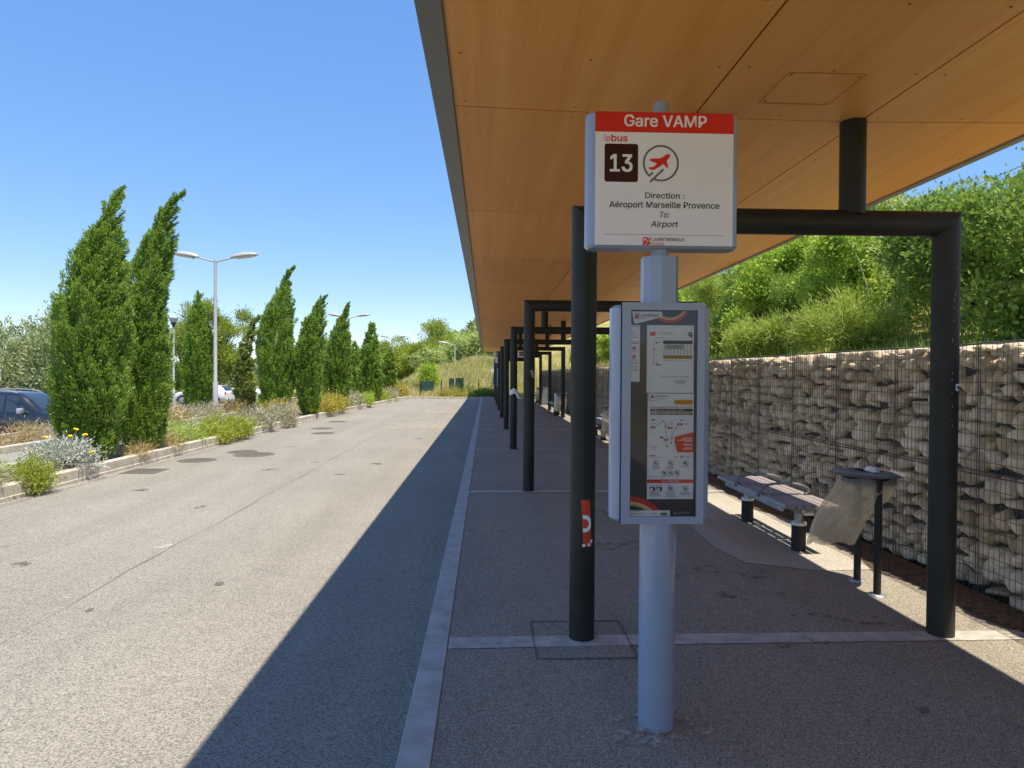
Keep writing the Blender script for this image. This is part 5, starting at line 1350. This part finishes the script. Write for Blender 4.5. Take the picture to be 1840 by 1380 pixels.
# low plants of the roadside bed
HG = 'low plants in the planting beds'
def yellow_heads(t, r):
    for (x, y, z, s) in ((-.33, .1, .5, .05), (.05, .25, .62, .055), (.2, .2, .54, .05), (.48, -.05, .28, .045), (-.3, -.3, .3, .045), (-.1, .35, .5, .04)):
        b = MB(); b.tube([(x*.75, y*.7, .2), (x*.95, y, z*.7), (x, y, z)], .006, 5)
        for k in range(7):
            a = r.uniform(0, 6.28); q = s*r.uniform(0, 1); c = (x+q*math.cos(a), y+q*math.sin(a), z+.01*r.uniform(-1, 1))
            b.lathe([(.001, .022), (s*.35, .012), (s*.42, 0), (s*.2, -.012)], c, 8, m=1)
        b.build('flower', [M['silver'], M['flower']], t)
make_bush((-6.78, 11.0, .03), .48, .42, .22, .19, 100, 46, .07, .017, 'silver', 'silver leaved shrub with yellow flower heads beside the broad cypress', group=HG, seed=1, trunk=.02, cl=.13, extra=yellow_heads)
make_bush((-6.42, 9.75, .03), .2, .26, .18, .13, 50, 46, .045, .015, 'chartreuse', 'bright green bushy plant spilling over the kerb', group=HG, seed=2, trunk=.02, cl=.13)
make_bush((-6.33, 9.72, -.1), .1, .22, .16, .1, 22, 40, .05, .016, 'chartreuse', 'hanging green sprigs over the kerb face under the bright green plant', group=HG, seed=32, trunk=.012, cl=.09)
make_bush((-6.8, 9.2, .03), .3, .4, .13, .08, 45, 40, .06, .014, 'greyherb', 'grey dry herb at the picture edge above the kerb', group=HG, seed=3, trunk=.015, cl=.13)
make_bush((-7.3, 10.0, .03), .22, .3, .15, .1, 35, 36, .06, .02, 'leaf_bright', 'small green weed behind the grey dry herb', group=HG, seed=33, trunk=.015, cl=.12)
make_bush((-6.65, 12.9, .03), .26, .55, .07, .04, 45, 26, .1, .01, 'drybrown', 'dry brown grass between the two big cypresses', group=HG, seed=4, trunk=.012, cl=.12)
make_bush((-6.65, 14.2, .03), .3, .4, .1, .06, 45, 28, .09, .012, 'drybrown', 'dry brown tuft at the foot of the bent tipped cypress', group=HG, seed=5, trunk=.012, cl=.12)
make_bush((-6.75, 17.4, .03), .5, 1.2, .22, .14, 140, 46, .07, .024, 'chartreuse', 'large yellow-green bush spreading over the kerb below the street lamp', group=HG, seed=6, trunk=.02, cl=.16)
make_bush((-6.36, 17.2, -.08), .13, 1.1, .2, .1, 70, 38, .06, .02, 'chartreuse', 'yellow-green sprigs hanging down the kerb face below the street lamp', group=HG, seed=36, trunk=.012, cl=.1)
make_bush((-7.0, 15.5, .03), .5, .55, .24, .16, 80, 40, .08, .02, 'leaf_feather', 'low green-brown plant before the large yellow-green bush', group=HG, seed=7, trunk=.015, cl=.15)
make_bush((-6.85, 20.0, .03), .6, .75, .24, .17, 110, 40, .08, .022, 'greyherb', 'grey-green santolina mound after the large yellow-green bush', group=HG, seed=8, trunk=.02, cl=.16)
make_bush((-6.65, 21.9, .03), .5, .6, .26, .19, 95, 40, .08, .024, 'greyherb', 'pale grey santolina mound draping over the kerb gap', group=HG, seed=9, trunk=.02, cl=.16)
make_bush((-6.3, 21.6, -.1), .13, .5, .2, .12, 40, 34, .07, .02, 'greyherb', 'pale grey sprigs hanging over the kerb by the santolina', group=HG, seed=39, trunk=.012, cl=.1)
make_bush((-7.2, 23.6, .03), .5, .6, .34, .26, 80, 38, .09, .026, 'yellowherb', 'small yellowish mound at the foot of the big middle cypress', group=HG, seed=10, trunk=.02, cl=.16)
make_bush((-6.75, 27.4, .03), .75, 1.0, .34, .26, 170, 38, .09, .028, 'yellowherb', 'wide yellow flowering mound after the leaning cypress', group=HG, seed=11, trunk=.02, cl=.18)
make_bush((-6.5, 29.0, .03), .55, .7, .32, .24, 110, 36, .09, .028, 'yellowherb', 'yellow flowering mound at the foot of the pointed tip cypress', group=HG, seed=12, trunk=.02, cl=.17)
make_bush((-6.55, 32.2, .03), .6, 1.0, .32, .26, 120, 34, .1, .03, 'greyherb', 'grey-brown mound beyond the pointed tip cypress', group=HG, seed=13, trunk=.02, cl=.18)
make_bush((-6.15, 34.2, .03), .4, .6, .26, .2, 70, 34, .1, .035, 'leaf_bright', 'small round green plant leaning over the far kerb', group=HG, seed=14, trunk=.02, cl=.16)
make_bush((-6.3, 39.5, .03), .6, 1.3, .3, .25, 110, 32, .12, .035, 'chartreuse', 'green-yellow mound past the straight pointed cypress', group=HG, seed=15, trunk=.02, cl=.2)
make_bush((-6.0, 42.0, .03), .5, 1.0, .3, .25, 90, 32, .12, .035, 'greyherb', 'grey mound near the far end of the planting bed', group=HG, seed=16, trunk=.02, cl=.2)
make_bush((-5.9, 45.6, .03), .6, .9, .45, .4, 100, 32, .12, .04, 'yellowherb', 'taller yellow-green shrub ending the planting bed', group=HG, seed=17, trunk=.025, cl=.22)
# second bed
make_bush((-9.9, 14.6, .09), .35, .38, .17, .12, 60, 30, .08, .011, 'drybrown', 'dry brown weeds in front of the dark parked car', group=HG, seed=18, trunk=.015, cl=.17)
make_bush((-10.1, 16.0, .09), .45, .8, .1, .06, 110, 34, .09, .014, 'greyherb', 'greyish dry weeds below the dark car wheel', group=HG, seed=19, trunk=.015, cl=.17)
make_bush((-10.0, 13.3, .09), .4, .9, .07, .05, 90, 30, .1, .016, 'drybrown', 'straw coloured grass at the picture edge below the dark car', group=HG, seed=20, trunk=.012, cl=.15)
make_bush((-9.9, 20.6, .09), .7, 1.0, .3, .2, 140, 36, .09, .024, 'drybrown', 'rounded brown and green mound behind the bent tipped cypress', group=HG, seed=21, trunk=.02, cl=.18)
make_bush((-9.6, 23.0, .09), .6, 1.0, .2, .12, 110, 34, .09, .022, 'greyherb', 'pale grey plants around the street lamp foot', group=HG, seed=22, trunk=.02, cl=.17)
make_bush((-9.5, 26.0, .09), .6, .9, .2, .12, 110, 34, .1, .024, 'drybrown', 'brown dry growth round the sparse thin cypress', group=HG, seed=23, trunk=.02, cl=.17)
make_bush((-9.9, 29.5, .09), .7, 1.3, .2, .14, 110, 34, .11, .03, 'chartreuse', 'yellow-green plants of the back bed behind the big middle cypress', group=HG, seed=24, trunk=.02, cl=.19)

# shrubs and trees on the bank above the stone wall
WG = 'bushes on the bank above the stone wall'
zb = lambda x, y: float(ground_z(x, y))-.05
rowA = [(6.0, 7.0, 1.0, 1.1, 'leaf_dark', 'deep green bush above the wall at the right picture edge'),
        (6.3, 8.9, .95, 1.15, 'leaf_dark', 'dark shady bush above the wall just right of the near portal post'),
        (5.7, 10.4, .8, .5, 'leaf_feather', 'low feathery pale bush above the wall left of the near portal post'),
        (6.5, 12.0, 1.0, 1.55, 'leaf_bright', 'tall bright leafy bush above the wall over the litter bin'),
        (5.8, 13.6, .7, .5, 'leaf_feather', 'small pale feathery bush above the wall between taller bushes'),
        (6.6, 15.2, 1.1, 1.75, 'leaf_bright', 'bright upright bush above the wall midway between sign case and near post'),
        (6.6, 18.6, 1.35, 2.0, 'leaf_feather', 'tall feathery yellow-green bush above the wall over the nearest bench'),
        (6.5, 22.4, 1.3, 1.5, 'leaf_bright', 'light green bush above the wall beside the notice case'),
        (6.4, 26.0, 1.5, 1.3, 'leaf_dark', 'green bush above the wall mostly behind the notice case'),
        (6.2, 30.5, 1.6, 1.0, 'leaf_bright', 'sunlit bush above the far wall behind the first left post'),
        (6.0, 34.5, 1.7, .75, 'leaf_feather', 'pale bush above the far wall seen through the portal frames'),
        (6.1, 38.5, 1.7, .8, 'yellowherb', 'yellow flowering broom above the far wall'),
        (6.2, 43.0, 1.9, .8, 'leaf_bright', 'farthest sunlit bush at the end of the stone wall')]
for i, (x, y, R, h, mt, lb) in enumerate(rowA):
    f = max(1, y/11); n = int(170/f**.4*(.55+.45*h)); ft = mt == 'leaf_feather'
    make_bush((x, y, zb(x, y)), .9*min(1.1, .6+.4*h), R, h*.72, h*.78, n, 130 if ft else 80, (.1 if ft else .064)*f**.75, (.014 if ft else .042)*f**.75, mt, lb, group=WG, seed=40+i, trunk=.035, cl=.2 if ft else .15, lobes=11, limbs=10)
rowB = [(8.6, 8.3, 1.5, 4.7, 'leaf_dark', 'tall dark tree behind the bank at the right picture edge'),
        (8.8, 10.4, 1.5, 4.1, 'leaf_dark', 'deep green leafy tree on the bank right of the near portal post top'),
        (9.0, 12.6, 1.3, 4.95, 'leaf_dark', 'shaded leafy tree on the bank directly behind the near portal post'),
        (9.0, 14.8, 1.5, 5.45, 'leaf_feather', 'pale green tree on the bank left of the near portal post under the crossbeam'),
        (8.8, 17.2, 1.5, 5.1, 'leaf_dark', 'round deep green tree on the bank between sign and near portal post'),
        (8.9, 20.3, 1.9, 5.6, 'leaf_feather', 'feathery pine-like tree on the bank just right of the notice case'),
        (9.0, 24.0, 2.1, 5.1, 'leaf_dark', 'deeper green tree on the bank touching the canopy edge by the sign sleeve'),
        (9.1, 28.5, 2.4, 5.3, 'leaf_feather', 'pale tree on the bank behind the sign sleeve'),
        (9.3, 34.0, 2.8, 5.0, 'leaf_bright', 'distant bright tree on the bank behind the first left post'),
        (9.5, 41.0, 3.0, 4.6, 'leaf_feather', 'farthest pale tree on the bank seen through the frames')]
for i, (x, y, R, zt, mt, lb) in enumerate(rowB):
    z0 = zb(x, y); H = zt-z0; f = max(1, y/11); n = int(250/f**.4)
    make_bush((x, y, z0), 1.55, R, H*.52, H*.5, int(n*1.05), 105, .068*f**.75, .043*f**.75, mt, lb, 'tree', 'leafy_tree', group=WG, seed=60+i, trunk=.06, cl=.17, lobes=20, limbs=12)
make_bush((7.2, 9.6, zb(7.2, 9.6)), 1.0, 1.1, .95, 1.0, 200, 120, .05, .032, 'leaf_dark', 'shadowy bush in the middle of the bank right of the near portal post', group=WG, seed=81, trunk=.04, cl=.17, lobes=12)
make_bush((7.2, 13.2, zb(7.2, 13.2)), 1.0, 1.2, .95, 1.0, 200, 120, .05, .032, 'leaf_dark', 'darker bush in the middle of the bank left of the near portal post', group=WG, seed=82, trunk=.04, cl=.17, lobes=12)
make_bush((7.3, 18.0, zb(7.3, 18)), 1.0, 1.5, 1.0, 1.05, 200, 110, .075, .045, 'leaf_dark', 'dark hollow bush in the middle of the bank right of the notice case', group=WG, seed=83, trunk=.04, cl=.2, lobes=12)
make_bush((16.5, 22.0, zb(16.5, 22)), 2.2, 2.2, 1.2, 1.9, 130, 90, .2, .03, 'pine', 'dark umbrella pine rising behind the bank under the overhead cables', 'tree', 'pine_tree', seed=84, trunk=.12, cl=.5, flat=.6)
make_bush((14.5, 14.5, zb(14.5, 14.5)), 2.0, 2.4, 1.5, 1.6, 160, 80, .13, .07, 'leaf_dark', 'green tree farther up the bank below the cables at the right edge', 'tree', 'leafy_tree', seed=85, trunk=.1, cl=.5)

def make_cane(loc, n, h, spread, label, seed, L=.55, W=.045, group='giant cane clumps', tilt=(0, 0), nleaf=16, mat='cane'):
    r = np.random.default_rng(seed); t = empty('cane_clump', loc, label, 'cane', group)
    Ps = []; Ds = []; b = MB()
    for i in range(n):
        bx, by = r.normal(size=2)*spread; hh = h*r.uniform(.65, 1.05); dx, dy = r.normal(size=2)*.16+np.array(tilt)
        pts = [(bx+dx*hh*s**2, by+dy*hh*s**2, hh*s) for s in np.linspace(0, 1, 6)]
        b.tube(pts, [.012, .012, .011, .009, .006, .003], 5)
        s = r.uniform(.2, 1, nleaf); 
        Ps.append(np.stack([bx+dx*hh*s**2, by+dy*hh*s**2, hh*s], 1)); a = r.uniform(0, 6.28, nleaf)
        Ds.append(np.stack([np.cos(a), np.sin(a), r.uniform(.2, 1.1, nleaf)], 1))
    b.build('stalks', M['cane'], t)
    P = np.concatenate(Ps); D = unit(np.concatenate(Ds)); k = len(P); S = unit(np.cross(D, np.array([0, 0, 1.])+r.normal(size=D.shape)*.3)); l = L*r.uniform(.6, 1.3, k)
    segs = 4; V = []; 
    for j in range(segs+1):
        f = j/segs; c = P+D*(l*f)[:, None]; c[:, 2] -= l*f*f*.75; w = W*(1-f)**.7*(.6+.4*min(1, f*4)); V += [c+S*w/2, c-S*w/2]
    V = np.stack(V, 1).reshape(-1, 3); q = []
    base = np.arange(k)[:, None]*(2*(segs+1))
    for j in range(segs): q.append(np.concatenate([base+2*j, base+2*j+1, base+2*j+3, base+2*j+2], 1))
    np_mesh('leaves', V, np.concatenate(q), M[mat], t)
    return t
make_cane((7.35, 9.2, zb(7.35, 9.2)), 22, 1.8, .32, 'tall pale giant cane above the wall at the right picture edge', 1, .6, .045, tilt=(-.1, 0))
make_cane((7.0, 11.0, zb(7, 11)), 12, 2.2, .3, 'single clump of arching cane by the top of the near portal post', 2, .55, .04)
for i, (x, y, n, h, lb) in enumerate([(-4.6, 61, 40, 2.2, 'pale giant cane clump left of the single headed lamp'), (-3.2, 62, 50, 2.4, 'pale giant cane clump right behind the single headed lamp'), (-1.5, 62, 60, 2.8, 'tall bright cane clump right of the single headed lamp'),
                                      (.2, 62, 60, 2.8, 'tall bright cane clump under the canopy far corner'), (2.2, 63, 50, 2.6, 'brownish cane clump seen between the far portal posts')]):
    make_cane((x, y, zb(x, y)), n, h, .75, lb, 10+i, .8, .09, nleaf=20)

# far pines and bushes on the grass bank
PG = 'pines and bushes beyond the fence'
for i, (x, y, R, zt, cz_, lb) in enumerate([(-4.3, 73, 3.5, 7.0, .55, 'biggest round pine beyond the fence beside the canopy corner'), (-11.3, 82, 2.8, 5.9, .5, 'round pine behind the farthest double headed lamp'),
        (-8.7, 78, 2.7, 4.5, .5, 'dense pine beyond the fence midway between the two far lamps'), (-10.9, 77, 2.3, 3.6, .5, 'low pine beyond the fence next to the last cypress'),
        (-7.2, 74, 2.5, 3.9, .5, 'low spreading pine above the young bush on the bank'), (-5.2, 67, 2.4, 4.6, .5, 'pine left of the single headed lamp head'), (-1.2, 76, 2.5, 5.6, .5, 'pine partly behind the canopy corner'),
        (-13.6, 84, 2.7, 5.1, .5, 'pine in the gap before the last cypress'), (2.8, 72, 2.6, 5.2, .5, 'dark pine seen between the far portal posts')]):
    z0 = zb(x, y); H = zt-z0
    make_bush((x, y, z0), R, R, H*.5, H*.52, 110, 90, .34, .07, 'pine', lb, 'tree', 'pine_tree', group=PG, seed=90+i, trunk=.12, cl=.5, flat=.7, lobes=14)
make_bush((-4.35, 50.6, zb(-4.35, 50.6)), .62, .6, .95, .95, 110, 40, .17, .06, 'leaf_bright', 'young bright green bush on the grass bank behind the fence', 'bush', 'bush', seed=101, trunk=.04, cl=.24)
make_bush((.0, 47.9, zb(0, 47.9)), .9, .5, .3, .2, 80, 34, .16, .06, 'leaf_dark', 'dark weeds at the far end of the platform kerb', 'weeds', 'weed_clump', seed=102, trunk=.02, cl=.2)
make_bush((-2.4, 47.6, zb(-2.4, 47.6)), 1.1, .4, .25, .2, 80, 34, .16, .03, 'yellowherb', 'yellowish weeds at the foot of the fence screens', 'weeds', 'weed_clump', seed=103, trunk=.02, cl=.2)
# trees behind the car park
for i, (x, y, R, zt, lb) in enumerate([(-35.8, 50, 3.0, 5.0, 'grey-green tree at the picture edge behind the car park lamp'), (-34.0, 53, 2.3, 5.7, 'grey-green tree with a taller top right of the car park lamp'), (-31.0, 50, 2.5, 4.6, 'grey-green tree behind the broad cypress')]):
    z0 = zb(x, y); H = zt-z0
    make_bush((x, y, z0), R, R, H*.52, H*.5, 170, 60, .26, .12, 'leaf_olive', lb, 'tree', 'round_tree', group='grey-green trees behind the car park', seed=110+i, trunk=.14, cl=.6)
for i, (x, y, R, zb_, zt, lb) in enumerate([(-24.6, 60, 2.1, 0, 8.9, 'tall loose pine behind the double headed street lamp'), (-22.6, 61, 1.9, 0, 7.6, 'second pine leaning against the tall loose pine behind the lamp'), (-27.3, 62, 1.6, 0, 6.2, 'lower pine behind the post-top lamp')]):
    z0 = zb(x, y); H = zt-z0
    make_bush((x, y, z0), R, R, H*.46, H*.54, 120, 95, .34, .065, 'pine', lb, 'tree', 'pine_tree', group='pines behind the car park', seed=120+i, trunk=.16, cl=.5, flat=.7, lobes=16, limbs=14)

# far wooded belt, hill wood, grass
def mass(name, C, Rr, n, L, W, mat, seed, base_drop=.4):
    r = np.random.default_rng(seed); C = np.asarray(C); k = len(C)
    d = unit(r.normal(size=(k, n, 3))); d[..., 2] = np.abs(d[..., 2])*1.0-.15
    P = (C[:, None]+d*(np.asarray(Rr)[:, None]*r.uniform(.55, 1.05, (k, n)))[..., None]).reshape(-1, 3)
    D = unit(d.reshape(-1, 3)+r.normal(size=P.shape)*.7+np.array([0, 0, .3])); m_ = len(P); s = r.uniform(.6, 1.4, m_)
    V = cards(P, D, perp(r, D, d.reshape(-1, 3)+np.array([0, 0, .6]), .7), L*s, W*s)
    return tag(np_mesh(name, V, quads(m_), M[mat]), kind='stuff')
r = np.random.default_rng(77)
C = []; Rr = []
for i in range(230):
    x = r.uniform(-75, -11) if i < 150 else r.uniform(-140, -75); y = r.uniform(84, 100); R = r.uniform(1.2, 2.6); hh = r.uniform(0, 2.2)
    C.append((x, y, float(ground_z(x, y))+hh+R*.3)); Rr.append(R)
mass('distant_tree_belt', C, Rr, 150, .8, .3, 'hillwood', 5)
C = []; Rr = []
for i in range(1500):
    x = r.uniform(-150, 60); y = r.uniform(215, 420); R = r.uniform(1.6, 3.6)
    fr = float((np.sin(x*.09+y*.05)+np.sin(y*.07-x*.04))*1.2*sm(140, 260, y)); C.append((x, y, float(ground_z(x, y))+fr+R*.45)); Rr.append(R)
mass('hill_wood', C, Rr, 26, 2.4, 1.2, 'hillwood', 6)
def blades(name, n, xr, yr, hr, W, mat, seed, mask=None, tilt=.35):
    r = np.random.default_rng(seed); x = r.uniform(*xr, n); y = r.uniform(*yr, n)
    if mask is not None: k = mask(x, y); x, y = x[k], y[k]
    n = len(x); z = ground_z(x, y); h = r.uniform(*hr, n)*(.55+.9*(.5+.5*np.sin(x*1.1+y*.6)*np.sin(y*.9-x*.5)))
    D = unit(np.stack([r.normal(size=n)*tilt+.15, r.normal(size=n)*tilt, np.ones(n)], 1)); P = np.stack([x, y, z-.03], 1)
    a = r.uniform(0, 3.14, n); S = np.stack([np.cos(a), np.sin(a)*.4, 0*a], 1); w = W*r.uniform(.6, 1.4, n)
    V = np.stack([P-S*w[:, None]/2, P+S*w[:, None]/2, P+D*h[:, None]], 1).reshape(-1, 3)
    return tag(np_mesh(name, V, None, M[mat], tris=np.arange(n*3).reshape(n, 3)), kind='stuff')
blades('dry_grass', 70000, (-11, 4.6), (47.2, 66), (.25, .6), .05, 'grass', 3, lambda x, y: (x > -9.5+.1*(y-48)) & ~((x > -5.3) & (x < 3.7) & (y < 47.6)))
blades('bank_grass', 32000, (4.7, 13), (1, 26), (.08, .24), .03, 'leaf_dark', 4)  # dark leaf colour stands in for shade in the gaps between bushes
blades('bank_grass', 16000, (4.7, 13), (26, 60), (.15, .45), .04, 'grass', 8)
